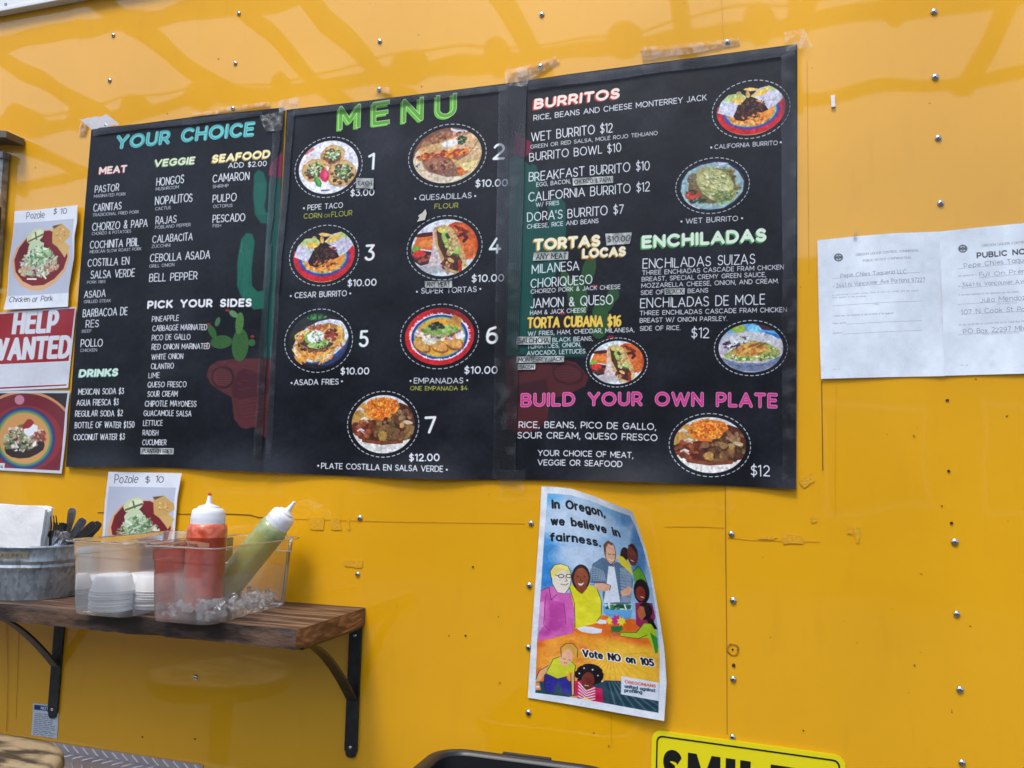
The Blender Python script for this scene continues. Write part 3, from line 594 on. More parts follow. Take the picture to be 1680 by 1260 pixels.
# painted cactus and hat of the right-hand edge
for q, c in (([(441, 300), (452, 262), (468, 240), (470, 590), (432, 592), (434, 470)], TEAL), ([(417, 286), (424, 278), (433, 283), (438, 300), (437, 325), (433, 338), (436, 348), (445, 350), (443, 368), (428, 366), (418, 352), (415, 320)], (20, 88, 76)),
             ([(396, 392), (404, 382), (414, 384), (418, 396), (413, 440), (413, 468), (422, 478), (440, 476), (438, 506), (416, 508), (398, 492), (389, 470), (389, 430)], (22, 96, 78))): cpoly(cv, q, c, 1, 5)
for i in range(26):
    x = 438 + i * 1.1; cline(cv, [(x, 300 + random.uniform(0, 60)), (x - 5, 400 + random.uniform(0, 60)), (x - 9, 585)], 1.1, (30, 104, 92) if i % 2 else (12, 60, 56), .5)
for i in range(9):
    cline(cv, [(419 + i * 1.8, 300), (418 + i * 2, 330), (424 + i * 1.6, 352)], .8, (44, 116, 100), .5); cline(cv, [(393 + i * 2.4, 410), (391 + i * 2.4, 450), (400 + i * 2.2, 485)], .9, (40, 120, 98), .4)
cpoly(cv, [(443, 270), (450, 262), (462, 250), (470, 250), (466, 292), (452, 292), (440, 287)], (118, 28, 62), 1, 4)
HAT, HAT2, HAT3 = (86, 40, 44), (66, 28, 38), (48, 22, 28)
cpoly(cv, [(339, 615), (344, 600), (358, 592), (390, 588), (445, 588), (445, 640), (436, 720), (417, 700), (404, 704), (394, 701), (384, 688), (380, 652), (360, 640), (345, 630)], HAT, 1, 4)
cpoly(cv, [(380, 640), (388, 612), (400, 604), (445, 622), (445, 646), (400, 655), (382, 652)], HAT2, .9, 6); cell(cv, 366, 619, 19, 19, HAT3, 30, .8); cell(cv, 365, 619, 16, 15, (92, 46, 48), 30)
for i in range(9): cline(cv, [(352 + i, 606 + i * 3.4), (368, 605 + i * 3.5), (382, 603 + i * 4)], .8, HAT3, .7)
for i in range(7): cline(cv, [(384 + i, 660 + i * 4), (400, 652 + i * 6), (440, 645 + i * 6)], .9, HAT3, .5)
prickly(cv, 394, 566)
for i in range(60):
    x = random.uniform(346, 440); y = random.uniform(592, 604) if x < 385 else random.uniform(592, 690); cline(cv, [(x, y), (x + random.uniform(5, 14), y + random.uniform(-2, 3))], random.uniform(.6, 1.6), random.choice([(106, 54, 56), (62, 26, 34), (96, 48, 52)]), .45)
for i in range(40):
    x = random.uniform(392, 412); y = random.uniform(392, 480); cline(cv, [(x, y), (x - 1.5, y + random.uniform(8, 22))], random.uniform(.6, 1.4), random.choice([(40, 116, 96), (14, 72, 62), (52, 130, 108)]), .4)
ol = (46, 120, 130)
cv.text('YOUR CHOICE', 189, 416, 245, 22.5, (104, 200, 200), .21, y1=223.5, track=.24, outline=(1.1, (150, 228, 226)), spw=.42, slant=.06)
cv.text('YOUR CHOICE', 189, 416, 245, 22.5, (70, 160, 166), .07, y1=223.5, track=.24, spw=.42, slant=.06)
cv.text('MEAT', 162, 208, 286.6, 12.6, (240, 222, 214), .25, y1=283, shadow=(-.1, .1, (140, 30, 34)))
cv.text('VEGGIE', 252, 319, 274.5, 12.6, (226, 238, 206), .25, y1=269.5, shadow=(-.12, .1, (70, 120, 60)), slant=.08)
cv.text('SEAFOOD', 347, 443, 267.6, 13.5, (246, 238, 190), .25, y1=259, shadow=(-.1, .12, (176, 150, 56)), slant=.08)
cv.text('ADD $2.00', 374, 437.5, 276.2, 9, W_, .16, y1=272.6)
hand(cv, [('PASTOR', 155, 195, 316.6, 12.4), ('CARNITAS', 152.6, 199, 347.4, 13), ('CHORIZO & PAPA', 150.6, 242, 379, 13.5), ('COCHINITA PIBIL', 147, 228, 408.6, 13.4), ('COSTILLA EN', 143.4, 212, 438, 13), ('SALSA VERDE', 148, 221, 457.8, 13.4), ('ASADA', 137.6, 173, 489, 12.4), ('BARBACOA DE', 135.4, 209, 520.4, 13.4), ('RES', 140.4, 162, 537.6, 12.5), ('POLLO', 131.8, 168.6, 569.8, 13.4),
          ('HONGOS', 255.6, 301.6, 305.6, 14), ('NOPALITOS', 254, 316, 336.6, 14), ('RAJAS', 254.4, 289.4, 368.6, 13), ('CALABACITA', 249.6, 316, 399.2, 13), ('CEBOLLA ASADA', 245.2, 344.4, 430.6, 13.6), ('BELL PEPPER', 244, 323.6, 463, 13.6), ('CAMARON', 348.6, 409, 299.6, 13.8), ('PULPO', 348.2, 388, 332.6, 13.4), ('PESCADO', 348.6, 402.4, 365.5, 13.4)])
sub(cv, [('MARINATED PORK', 153.8, 206.4, 324.8, 5.4), ('TRADICIONAL FRIED PORK', 151.4, 228, 355.6, 5.4), ('CHORIZO & POTATOES', 150.2, 215, 386.2, 5.4), ('MEXICAN SLOW ROAST PORK', 147, 232, 416, 5.4), ('PORK RIBS', 142.6, 173.2, 465.8, 5), ('GRILLED STEAK', 137.2, 181.8, 497.8, 5.4), ('BEEF', 134.2, 150.2, 546, 5.2), ('CHICKEN', 131.4, 159, 577.6, 5.4),
         ('MUSHROOM', 255.2, 293.4, 313.2, 5.6), ('CACTUS', 254.4, 280, 345.6, 5.6), ('POBLANO PEPPER', 254.2, 312.6, 376, 5.6), ('ZUCCHINI', 248.4, 279.4, 407.2, 5.6), ('GRILL ONION', 244.6, 286, 439.6, 5.6), ('SHIRMP', 348.6, 375, 309, 5.6), ('OCTOPUS', 349.2, 381.4, 341.6, 5.6), ('FISH', 348.6, 362.6, 373.4, 5.6)])
cv.text('PICK YOUR SIDES', 241, 412.6, 507.2, 13.6, (238, 240, 244), .25, y1=503.6, track=.26, spw=.5)
cv.text('DRINKS', 128.6, 193.4, 619.5, 13.6, (214, 240, 226), .27, y1=617.5, shadow=(-.1, .06, (46, 120, 100)), slant=.08)
hand(cv, [('MEXICAN SODA $3', 127.8, 203.2, 648.2, 10.4), ('AGUA FRESCA $3', 125.2, 194.6, 666, 10.6), ('REGULAR SODA $2', 122.8, 201.2, 684, 10.4), ('BOTTLE OF WATER $1.50', 122.2, 220.4, 703, 10.6), ('COCONUT WATER $3', 120.2, 204.4, 722.4, 10.6),
          ('PINEAPPLE', 249, 293.4, 528.2, 9.6), ('CABBAGGE MARINATED', 249.6, 339.6, 543.8, 9.8), ('PICO DE GALLO', 248.5, 312.6, 559, 9.6), ('RED ONION MARINATED', 248.2, 344, 574.4, 9.8), ('WHITE ONION', 248.2, 300.2, 590.4, 9.6), ('CILANTRO', 247, 285, 606, 9.6), ('LIME', 243.2, 261.6, 620.6, 9.2), ('QUESO FRESCO', 241.6, 305.8, 636, 9.8), ('SOUR CREAM', 241.6, 291.2, 651.4, 9.8), ('CHIPOTLE MAYONESS', 237.2, 322, 667.4, 10), ('GUACAMOLE SALSA', 235, 314, 683, 9.8), ('LETTUCE', 234.2, 266.6, 699, 9.6), ('RADISH', 233.4, 259.8, 714.6, 9.6), ('CUCUMBER', 233, 272.8, 730.6, 9.8)], wt=.125)
wav = lambda s, a: (lambda u, v: .003 + a * (.5 + .5 * math.sin(7 * u + 5 * v + s)) * (.5 + .5 * math.sin(11 * v - 3 * u + s)) + .012 * max(0, (v - .9) / .1) ** 2 * (.6 + .4 * math.sin(9 * u + s)))
def poster(name, patch, cv, label, cat, depth, **k):
    k['spec'] = .36
    return tag(sheet(name, patch, cv, depth, **k), label, cat)
GP = 'menu posters taped to the trailer wall'
o = poster('menu_poster', pa1, cv, 'black poster headed YOUR CHOICE listing meats, sides and drinks', 'poster', wav(0, .0016), rough=.36, nu=36, nv=54, bump=(5, .004)); o['group'] = GP

# ---- poster 2
pa2 = Patch([(470, 180), (560, 170), (650, 159), (740, 148), (836, 136)], [(432, 775), (530, 779), (630, 783), (730, 787), (825, 787)],
            [(470, 180), (462, 330), (447, 560), (432, 775)], [(836, 136), (833, 350), (829, 560), (825, 787)])
cv = canvas_for(pa2, INK); board_bg(cv, 3)
for ch, x0, x1, y in (('M', 553.5, 588.5, 214), ('E', 609, 637, 207.5), ('N', 658, 692, 202.5), ('U', 713.5, 746.5, 196)):
    cv.text(ch, x0 - 1.5, x1 - 1.5, y + 2, 38, (110, 196, 62), .2, y1=y - 2, slant=.0, outline=(.8, (136, 214, 84)), sq=True)
    gl, r = cv.text(ch, x0 + 2, x1 + 2, y - 1, 38, (96, 172, 54), .15, y1=y - 5, sq=True, outline=(1.5, (232, 248, 212)))
for args, fn in (((539, 274.5, 54.7, 49), f_taco), ((734, 255.2, 63.2, 51), f_quesadilla), ((531.8, 419.2, 56.5, 49.4), f_burrito), ((729.4, 406.5, 61.3, 52.5), f_torta), ((522.8, 559, 55.5, 51.8), f_fries), ((721.3, 552, 64, 53), f_empanada), ((628.6, 696, 58.5, 54), f_plate)):
    f = Food(cv, *args); fn(f); f.end()
for t, x0, x1, y, c, sh in (('1', 602.8, 614.6, 279.3, 28, 0), ('2', 808, 828, 262.6, 27, 1), ('3', 598, 614.6, 428.4, 27, 1), ('4', 801.5, 822, 416.6, 26.5, 0), ('5', 588.8, 605, 570, 28, 0), ('6', 797, 817.4, 564.8, 29, 1), ('7', 697.2, 716.6, 711.4, 28, 1)):
    cv.text(t, x0 + 1, x1 + 1, y - .6, c, (150, 30, 40), .15, y1=y - 1.5) if sh else None
    cv.text(t, x0 - 1, x1 - 1, y + .8, c, (24, 90, 66), .15, y1=y); cv.text(t, x0, x1, y, c, (238, 242, 244), .15, y1=y - .8)
for t, x0, x1, y, c in (('$3.00', 574, 614, 322.4, 11.6), ('$10.00', 779, 833, 307.4, 12.8), ('$10.00', 569.4, 617.6, 470.4, 12), ('$10.00', 773, 827, 463.4, 12.8), ('$10.00', 558, 605.7, 614.8, 12), ('$10.00', 761, 816.3, 613.6, 12.8), ('$12.00', 670.6, 721.4, 757, 12.8)):
    cv.text(t, x0, x1, y, c, W_, .17, y1=y - 1.4 if y < 500 else y - .2, track=.2)
for t, x0, x1, y, c, y1 in (('PEPE TACO', 504, 562.6, 345.4, 9.4, 341), ('QUESADILLAS', 687.6, 773.6, 329, 9.6, 325), ('CESAR BURRITO', 483, 569, 489.4, 9.8, 486), ('SUPER TORTAS', 690.6, 782, 482, 9.6, 479), ('ASADA FRIES', 482, 555.6, 632.2, 9.8, 631), ('EMPANADAS', 678.6, 760, 629.2, 9.6, 629), ('PLATE COSTILLA EN SALSA VERDE', 526.5, 727, 769, 10, 774.6)):
    cv.text(t, x0, x1, y, c, W_, .14, y1=y1)
for x, y in ((498.6, 341.6), (681.3, 326), (779.6, 321.6), (477, 485.6), (574.6, 481.4), (684, 478.6), (788, 474), (478.4, 628.4), (561, 625.6), (673.6, 625), (766.6, 624), (522, 764), (733, 770.6)): cell(cv, x, y, 1.7, 1.7, W_, n=10)
YG = (186, 190, 66)
cv.text('CORN', 497.8, 528, 359, 8.6, YG, .13, y1=357.6); cv.text('OR', 531.4, 541.4, 357, 5.6, YG, .13); cv.text('FLOUR', 543.4, 578, 356.6, 9.2, YG, .12, y1=353.6)
cv.text('FLOUR', 712.6, 751.8, 342.8, 8.6, YG, .14, y1=341); cv.text('ONE EMPANADA $4.', 672.6, 768.8, 640.6, 7.4, YG, .15)
o = poster('menu_poster', pa2, cv, 'black poster headed MENU with seven numbered round dish pictures', 'poster', wav(2, .0016), rough=.36, nu=36, nv=54, bump=(5, .004)); o['group'] = GP

# ---- poster 3
pa3 = Patch([(836, 136), (930, 122), (1050, 106), (1180, 89), (1308, 72)], [(824, 787), (950, 788), (1060, 791), (1200, 797), (1306, 803)],
            [(836, 136), (834, 350), (829, 560), (824, 787)], [(1308, 72), (1308, 400), (1306, 803)])
cv = canvas_for(pa3, INK); board_bg(cv, 4)
for q, c in (([(836, 262), (846, 250), (870, 272), (876, 300), (874, 580), (830, 584)], TEAL), ([(866, 285), (872, 268), (880, 272), (884, 290), (884, 372), (900, 372), (898, 340), (904, 326), (918, 322), (928, 334), (929, 380), (922, 430), (900, 470), (870, 470)], TEAL), ([(866, 520), (900, 545), (950, 556), (962, 585), (860, 588)], (16, 62, 56))): cpoly(cv, q, c, 1, 5)
for i in range(22):
    x = 838 + i * 1.7; cline(cv, [(x, 290 + random.uniform(0, 60)), (x - 1, 420), (x - 3, 580)], 1.1, (24, 92, 82) if i % 2 else (12, 58, 54), .45)
cpoly(cv, [(844, 214), (856, 226), (872, 232), (872, 250), (860, 258), (842, 254)], (110, 26, 60), 1, 4)
cpoly(cv, [(830, 590), (850, 583), (900, 586), (945, 594), (966, 618), (960, 634), (930, 648), (902, 654), (898, 690), (880, 706), (850, 712), (828, 700)], (78, 32, 36), 1, 4)
cpoly(cv, [(830, 640), (860, 628), (896, 622), (902, 650), (870, 662), (830, 660)], (56, 24, 32), .9, 8); cell(cv, 932, 614, 26, 18, (56, 26, 30), 10, .8); cell(cv, 931, 613, 22, 14, (84, 38, 42), 10)
for i in range(8): cline(cv, [(904 + i, 600 + i * 4), (930, 596 + i * 4.6), (950, 600 + i * 4.4)], .9, (48, 22, 28), .6); cline(cv, [(834, 660 + i * 6), (860, 656 + i * 6), (894, 660 + i * 5)], .9, (50, 22, 30), .5)
g1 = (42, 86, 44)
for x, y, rx, ry, an in ((966, 443, 11, 24, 14), (948, 488, 17, 34, -8), (990, 503, 22, 12, -40), (984, 530, 16, 26, 8), (1006, 484, 10, 12, 20), (930, 462, 8, 20, -20)): cell(cv, x, y, rx, ry, g1, an, .9)
for x, y in ((976, 470), (922, 514), (1002, 553), (968, 424)): cell(cv, x, y, 6, 3, (134, 34, 40), 0, .9)
for _ in range(50): 
    x, y = random.uniform(936, 1004), random.uniform(430, 550); cline(cv, [(x, y), (x + 3, y + 1)], .7, (26, 60, 34), .8)
cv.text('BURRITOS', 875.5, 1016.5, 180, 17.6, (244, 228, 216), .26, y1=161.8, shadow=(-.13, .08, (196, 50, 44)), slant=.06)
cv.text('RICE, BEANS AND CHEESE MONTERREY JACK', 875, 1159.4, 198.2, 9.4, W_, .145, y1=164.6, spw=.3)
hand(cv, [('WET BURRITO $12', 871, 1005.6, 232.8, 15.6), ('BURRITO BOWL $10', 868.4, 1019.4, 265.2, 14.6), ('BREAKFAST BURRITO $10', 867, 1066.4, 298.4, 15.4), ('CALIFORNIA BURRITO $12', 866.4, 1066.4, 331.6, 15.4), ("DORA'S BURRITO $7", 864.6, 1022.6, 364.2, 15.4),
          ('MILANESA', 872.4, 950.4, 449.2, 15.6), ('CHORIQUESO', 870.4, 971.6, 472.6, 15.6), ('JAMON & QUESO', 869.6, 1006, 506.4, 16), ('ENCHILADAS SUIZAS', 1053.4, 1238.8, 441.6, 16.6), ('ENCHILADAS DE MOLE', 1050.2, 1255, 505.6, 16.6), ('$12', 1133, 1164, 555.2, 18), ('$12', 1231, 1263, 780.6, 18.6)], wt=.105, jit=.6)
sub(cv, [('GREEN OR RED SALSA, MOLE ROJO TEHUANO', 870, 1079, 244.4, 6.6), ('EGG, BACON,', 879.6, 936, 306.8, 7.4), ('W/ FRIES', 879, 917.4, 339.8, 7.2), ('CHEESE, RICE AND BEANS', 864.5, 982, 375.8, 7.6), ('CHORIZO PORK & JACK CHEESE', 870.4, 1018, 482.2, 7.4), ('HAM & JACK CHEESE', 869.4, 961.8, 517.2, 7.6),
         ('W/ FRIES, HAM, CHEDDAR, MILANESA,', 865.8, 1041, 551.4, 7.6), ('BLACK BEANS,', 906, 972.4, 561.6, 7.6), ('TOMATOES, ONION,', 864.4, 953, 572.6, 7.6), ('AVOCADO, LETTUCES.', 864.2, 962, 583.4, 7.6), ('THREE ENCHIADAS CASCADE FRAM CHICKEN', 1053.4, 1286, 451.6, 7.8), ('BREAST, SPECIAL CREMY GREEN SAUCE,', 1052.6, 1257, 462.2, 7.8), ('MOZZARELLA CHEESE, ONION, AND CREAM.', 1052, 1277.6, 472.8, 7.8),
         ('SIDE OF', 1051, 1089, 484.2, 7.8), ('BEANS', 1128, 1162, 481.2, 7.8), ('THREE ENCHILADAS CASCADE FRAM CHICKEN', 1049.4, 1291, 517.8, 8), ('BREAST W/ ONION PARSLEY.', 1049.4, 1193.2, 529.8, 8), ('SIDE OF RICE.', 1049.4, 1116.4, 543, 8)], wt=.15, colr=(222, 226, 230))
cv.text('TORTAS', 875, 985, 411.6, 19.6, (244, 236, 206), .26, y1=404.5, shadow=(-.1, .09, (176, 140, 40)))
cv.text('LOCAS', 955, 1027, 424, 16.6, (244, 236, 206), .27, y1=420.4, shadow=(-.1, .09, (176, 140, 40)))
cv.text('ENCHILADAS', 1052.6, 1257.6, 408, 21.6, (224, 242, 220), .26, y1=396.4, shadow=(-.1, .1, (70, 150, 80)))
cv.text('TORTA CUBANA $16', 864.6, 1019.4, 539, 18.4, (238, 206, 90), .17, y1=536, jit=.5, shadow=(-.06, .05, (150, 96, 20)))
gl, r = cv.text('BUILD YOUR OWN PLATE', 854.6, 1275, 667.4, 21.6, (206, 58, 138), .18, y1=669.4, track=.3, spw=.5, outline=(1.5, (242, 176, 210)))
for t, x0, x1, y, y1, c in (('RICE, BEANS, PICO DE GALLO,', 850.6, 1076.4, 702.2, 706, 11), ('SOUR CREAM, QUESO FRESCO', 848.4, 1078.6, 719.5, 724, 11), ('YOUR CHOICE OF MEAT,', 882.2, 1039, 748, 752, 10), ('VEGGIE OR SEAFOOD', 881.8, 1021, 763.6, 766.6, 10), ('CALIFORNIA BURRITO', 1172, 1276, 244.8, 238, 7.6), ('WET BURRITO', 1125, 1211, 367.2, 362.6, 8.8)):
    cv.text(t, x0, x1, y, c, (226, 230, 234), .145, y1=y1, spw=.34)
for x, y in ((1167, 242), (1281, 233.4), (1118, 363.4), (1217.4, 358)): cell(cv, x, y, 1.8, 1.8, W_, n=10)
for args, fn in (((1232.4, 179.5, 63.5, 47.5), f_burrito), ((1169, 304.6, 60.2, 45.5), f_wet), ((1012, 594.7, 50.2, 40.2), f_torta), ((1232, 571, 60, 45.3), f_enchilada), ((1164.6, 730.3, 66.8, 51.8), f_plate)):
    f = Food(cv, *args); fn(f); f.end()
o = poster('menu_poster', pa3, cv, 'black poster headed BURRITOS above BUILD YOUR OWN PLATE', 'poster', wav(4, .0018), rough=.36, nu=40, nv=54, bump=(5, .004)); o['group'] = GP

# ---- hand-lettered tape labels stuck on the posters
def tape_label(pts, txt, label, cap, colr=(30, 32, 34), bgc=(164, 170, 168), wt=.13):
    pa = straight(*pts); cvl = canvas_for(pa, bgc, 3.0); cvl.noise(20, (26, 9, 3), len(txt))
    (x0, y0), (x1, y1), (x2, y2), (x3, y3) = pts
    if txt:
        cvl.text(txt, x0 + 3, x1 - 3, (y0 + y3) / 2 + cap / 2, cap, colr, wt, y1=(y1 + y2) / 2 + cap / 2, jit=1.0, spw=.4)
    return tag(sheet('tape_label', pa, cvl, lambda u, v: .0062 + .0008 * math.sin(9 * u), nu=8, nv=3, rough=.5, thick=.0002), label, 'tape label', 'handwritten tape labels on the menu posters')
TL = [([(584.4, 292), (613, 292.6), (612.4, 309.6), (583.8, 308.6)], 'EACH', 'grey tape label lettered EACH above the taco price', 7),
      ([(696.6, 461.4), (741.6, 460.6), (742, 472), (697.6, 472)], 'ANY MEAT', 'grey tape label lettered ANY MEAT under the numbered torta picture', 8),
      ([(230.6, 734.6), (285.2, 735.4), (284.8, 745.4), (230.2, 745)], 'PLANTAIN FRIES', 'grey tape label lettered PLANTAIN FRIES below cucumber', 6.6),
      ([(939.4, 292.6), (1005.6, 288.6), (1006, 300), (940, 304.6)], 'CHORIZO & PAPA', 'grey tape label in the egg and bacon line', 7.6),
      ([(993, 383.4), (1036.4, 381.4), (1033.4, 400), (995, 402.6)], '$10.00', 'slanting grey tape label reading $10.00 beside TORTAS', 10),
      ([(876, 414), (932.4, 412.8), (932, 425.6), (874, 428)], 'ANY MEAT', 'grey tape label lettered ANY MEAT beside LOCAS', 10),
      ([(847.6, 552.4), (903.6, 552), (903, 564.8), (846.8, 565.4)], 'SALCHICHA', 'grey tape label lettered SALCHICHA before black beans', 9),
      ([(847.4, 585), (925.6, 584), (925, 593.8), (846.8, 595.4)], 'MONTERREY JACK', 'grey tape label lettered MONTERREY JACK over the hat', 7.6),
      ([(849.4, 597.4), (878.4, 597), (878, 606), (849, 606.8)], 'BACON', 'small grey tape label lettered BACON', 6.6),
      ([(1090, 473), (1123.6, 472.4), (1123.2, 483), (1090.4, 483.6)], 'BLACK', 'small grey tape label lettered BLACK before beans', 8)]
for a in TL: tape_label(*a)
# torn scrap stuck over picture four
mb = MB(); pts = [(698, 343), (700, 350), (697, 361), (691, 362), (684, 364), (688, 357), (686, 354), (693, 349)]
mb.loft([[tuple(aty(x, y, -.0068)) for x, y in pts], [tuple(aty(x, y, -.0062)) for x, y in pts]])
tag(mb.build('tape_scrap', mat('tape_scrap', srgb((206, 204, 186)), .6)), 'torn pale scrap of tape above the numbered torta picture', 'tape')

# ------------------------------------------------------------------ smaller papers
paper_dep = lambda s, a=.002, c=.012: (lambda u, v: .002 + a * (1 + math.sin(6 * u + 4 * v + s)) + c * max(0, v - .8) ** 2 * 6 + c * .5 * abs(2 * u - 1) ** 3)
PAP = (224, 230, 240)
def pozole_paper(patch, ti, dol, bowl, cap, bottom, label, pic):
    cv = canvas_for(patch, PAP, 3.0); cv.noise(3, (60, 15, 4), 4)
    cv.poly(cv.px(pic), (188, 196, 214), 1, 2)
    f = Food(cv, *bowl, dash=False, inner=1.0); f_pozole(f)
    cv.text('Pozole', *ti, (46, 48, 58), .075, jit=1.2, y1=ti[2] - (2 if ti[2] < 500 else 0)); cv.text('$ 10', *dol, (46, 48, 58), .1, jit=1.0, y1=dol[2] - (1 if ti[2] < 500 else 0))
    if bottom: cv.text('Chicken or Pork', *bottom, (44, 46, 56), .1, jit=1.2, y1=bottom[2] - 2)
    return tag(sheet('price_sheet', patch, cv, paper_dep(bowl[0] * .01), rough=.55, bump=(7, .003)), label, 'paper sign', 'paper dish signs')
pz = Patch([(24, 346.4), (60, 344), (127, 336.4)], [(6, 508), (57, 506), (111.4, 503)], [(24, 346.4), (21.4, 387), (15, 430), (12, 481), (6, 508)], [(127, 336.4), (126.4, 363), (122, 387), (121.4, 421), (113, 473), (111.4, 503)])
pozole_paper(pz, (43, 73, 359.4, 11), (87, 109.6, 351.6, 9), (67, 426, 47, 50), 0, (14, 86, 496, 9), 'white sheet with red pozole bowl beside the service window frame', [(23, 366), (121, 358.6), (115, 480), (12, 486)])
pz2 = Patch([(178, 774), (298, 776.4)], [(163, 944), (281, 945)], [(178, 774), (172.2, 822), (168, 881), (163, 944)], [(298, 776.4), (291, 816), (286.6, 873), (281, 945)])
pozole_paper(pz2, (188, 226, 792.4, 14), (238, 268, 792, 11), (231, 868, 54, 50), 0, None, 'white sheet with red pozole bowl partly hidden behind clear food pans', [(179, 798), (289, 800), (278, 935), (167, 935)])

# help wanted
hp = straight((-22, 515), (125, 503.5), (111.6, 636.4), (-34, 643))
cv = canvas_for(hp, (206, 212, 222), 3.0); cv.noise(3, (60, 12, 4), 3)
cv.poly(cv.px([(-21, 517), (123, 506), (112.6, 592), (-30, 599)]), (152, 26, 40), 1, 1.5)
cv.poly(cv.px([(-30, 637), (109, 630.6), (108.6, 632.6), (-30, 639.6)]), (146, 26, 48), 1, 1.5)
cv.text('HELP', 18.6, 94, 549, 37, (214, 218, 226), .2, y1=546, sq=True, track=.3)
cv.text('WANTED', -19, 115.6, 592.6, 37, (214, 218, 226), .2, y1=588, sq=True, track=.3)
tag(sheet('help_wanted_sign', hp, cv, paper_dep(2, .001, .003), rough=.22, nu=14, nv=14, bump=(4, .002)), 'red and white sign reading HELP WANTED', 'sign')
# tostada photo
tp = Patch([(-60, 641), (0, 641), (114.6, 641)], [(-70, 768), (0, 771.6), (101, 777)], [(-60, 641), (-70, 768)], [(114.6, 641), (110.6, 675), (108.6, 710), (105, 745), (101, 777)])
cv = canvas_for(tp, (196, 202, 212), 3.0)
cpoly(cv, [(-58, 645), (111, 645), (107, 675), (104, 712), (101, 745), (98, 772), (-68, 764)], (40, 34, 38), 1, 1.5)
sv = cv.a.copy()
for rr, ry, c in ((86, 78, (196, 140, 96)), (82, 73.5, (112, 30, 46)), (62, 54, (140, 40, 50)), (51, 51, (44, 60, 110)), (47, 48, (60, 84, 140)), (45, 45.4, (96, 140, 90)), (42, 42.6, (150, 160, 90)), (40.5, 41, (206, 150, 92))): cell(cv, 40, 719, rr, ry, c, 0, 1, 50)
f = Food(cv, 40, 719, 42, 42, dash=False, inner=1.0)
f.blob(.02, -.35, .82, .42, (44, 34, 36), 8, .06); f.scat(-.1, .0, .62, .5, 170, (.03, .08), [(206, 214, 196), (150, 164, 120), (196, 160, 140), (232, 234, 230), (110, 120, 84), (80, 60, 56)], 1.8)
f.blob(.2, .35, .3, .26, (230, 234, 240), -20, .14); f.blob(.1, .55, .26, .16, (150, 50, 50), 30, .2); f.scat(.6, .1, .22, .24, 40, (.04, .08), [(150, 70, 66), (206, 180, 160), (110, 60, 56)]); f.scat(-.62, -.2, .2, .3, 24, (.03, .07), [(96, 110, 80), (170, 180, 140)], 2)
cell(cv, 32, 656, 8, 8, (206, 150, 170), 0, .8)
m = np.zeros((cv.h, cv.w, 1), np.float32); q = Canvas(cv.w, cv.h, (0, 0, 0)); q.poly(cv.px([(-58, 645), (111, 645), (107, 675), (104, 712), (101, 745), (98, 772), (-68, 764)]), (255, 255, 255)); m = q.a[..., :1]
cv.a = cv.a * m + np.array([.77, .79, .83], np.float32) * (1 - m)
cpoly(cv, [(-12, 759), (8, 760), (7, 770), (-12, 769)], (206, 212, 222)); cv.text('$4', -3, 5, 768, 6, (50, 56, 70), .14)
tag(sheet('dish_photo', tp, cv, paper_dep(5, .001, .006), rough=.3, nu=20, nv=16), 'printed picture of a tostada on a striped plate under the help sign', 'picture')

# liquor notices
def form(patch, rows, seal, label, extra):
    cv = canvas_for(patch, (222, 232, 242), 3.0); cv.noise(5, (110, 30, 6), int(seal[0]))
    sx, sy = seal; cell(cv, sx, sy, 7.4, 6.6, (84, 92, 100)); cell(cv, sx, sy, 5.4, 4.6, (206, 216, 226)); cv.poly(cv.px([(sx - 7, sy - 1.8), (sx + 7, sy - 2.4), (sx + 7, sy + 1.6), (sx - 7, sy + 2.2)]), (90, 98, 108)); cell(cv, sx, sy - .2, 2, 4, (110, 118, 126))
    for t, x0, x1, y, y1, c, w, colr, j in rows: cv.text(t, x0, x1, y, c, colr, w, y1=y1, jit=j, spw=.4)
    for a in extra: cline(cv, a, .55, (110, 118, 128), .9)
    return tag(sheet('liquor_notice', patch, cv, paper_dep(seal[0] * .02, .0014, .004), rough=.6, bump=(6, .004)), label, 'notice', 'official paper notices')
GY, PN, LG = (120, 128, 138), (124, 132, 146), (160, 168, 178)
fl = Patch([(1341, 394.4), (1400, 388), (1465, 382.5), (1541, 380)], [(1347, 621.6), (1440, 619), (1550, 617)], [(1341, 394.4), (1343, 500), (1347, 621.6)], [(1541, 380), (1546, 500), (1550, 617)])
form(fl, [('OREGON LIQUOR CONTROL COMMISSION', 1404, 1506, 420, 413, 4, .12, GY, .3), ('PUBLIC NOTICE CONFIRMATION', 1416, 1494, 429.6, 424.4, 3.6, .12, GY, .3), ('Pepe Chiles Taqueria LLC', 1379, 1488, 456, 449, 7, .1, PN, 1.2), ('3441 N Vancouver Ave Portland 97227', 1372, 1518, 472, 461.6, 6.6, .1, PN, 1.2), ('at', 1366, 1370, 471, 471, 2.5, .1, LG, 0),
          ('is submitting a public notice form to the city under the law below', 1366, 1507, 485.6, 478, 2.6, .16, LG, .3), ('that applies to the premises', 1366, 1421, 489.6, 487, 2.6, .16, LG, .3), ('Date', 1435, 1442, 500, 500, 2.4, .16, LG, 0), ('I affirm that I am authorized to sign on behalf of the applicant', 1367, 1466, 520, 515, 2.8, .16, LG, .3), ('Name (print)', 1366, 1388, 532, 531, 3, .14, LG, .3), ('Signature', 1366, 1382, 548, 547, 3, .14, LG, .3), ('Rev 10', 1367, 1378, 607, 607, 2, .16, LG, 0)], (1375.6, 422.4),
     'stained white paper notice with two empty signature lines', [[(1366, 457), (1509, 447)], [(1372, 472.4), (1517, 463)], [(1366, 502), (1512, 494)], [(1389, 532), (1512, 526)], [(1383, 548.4), (1512, 542)]])
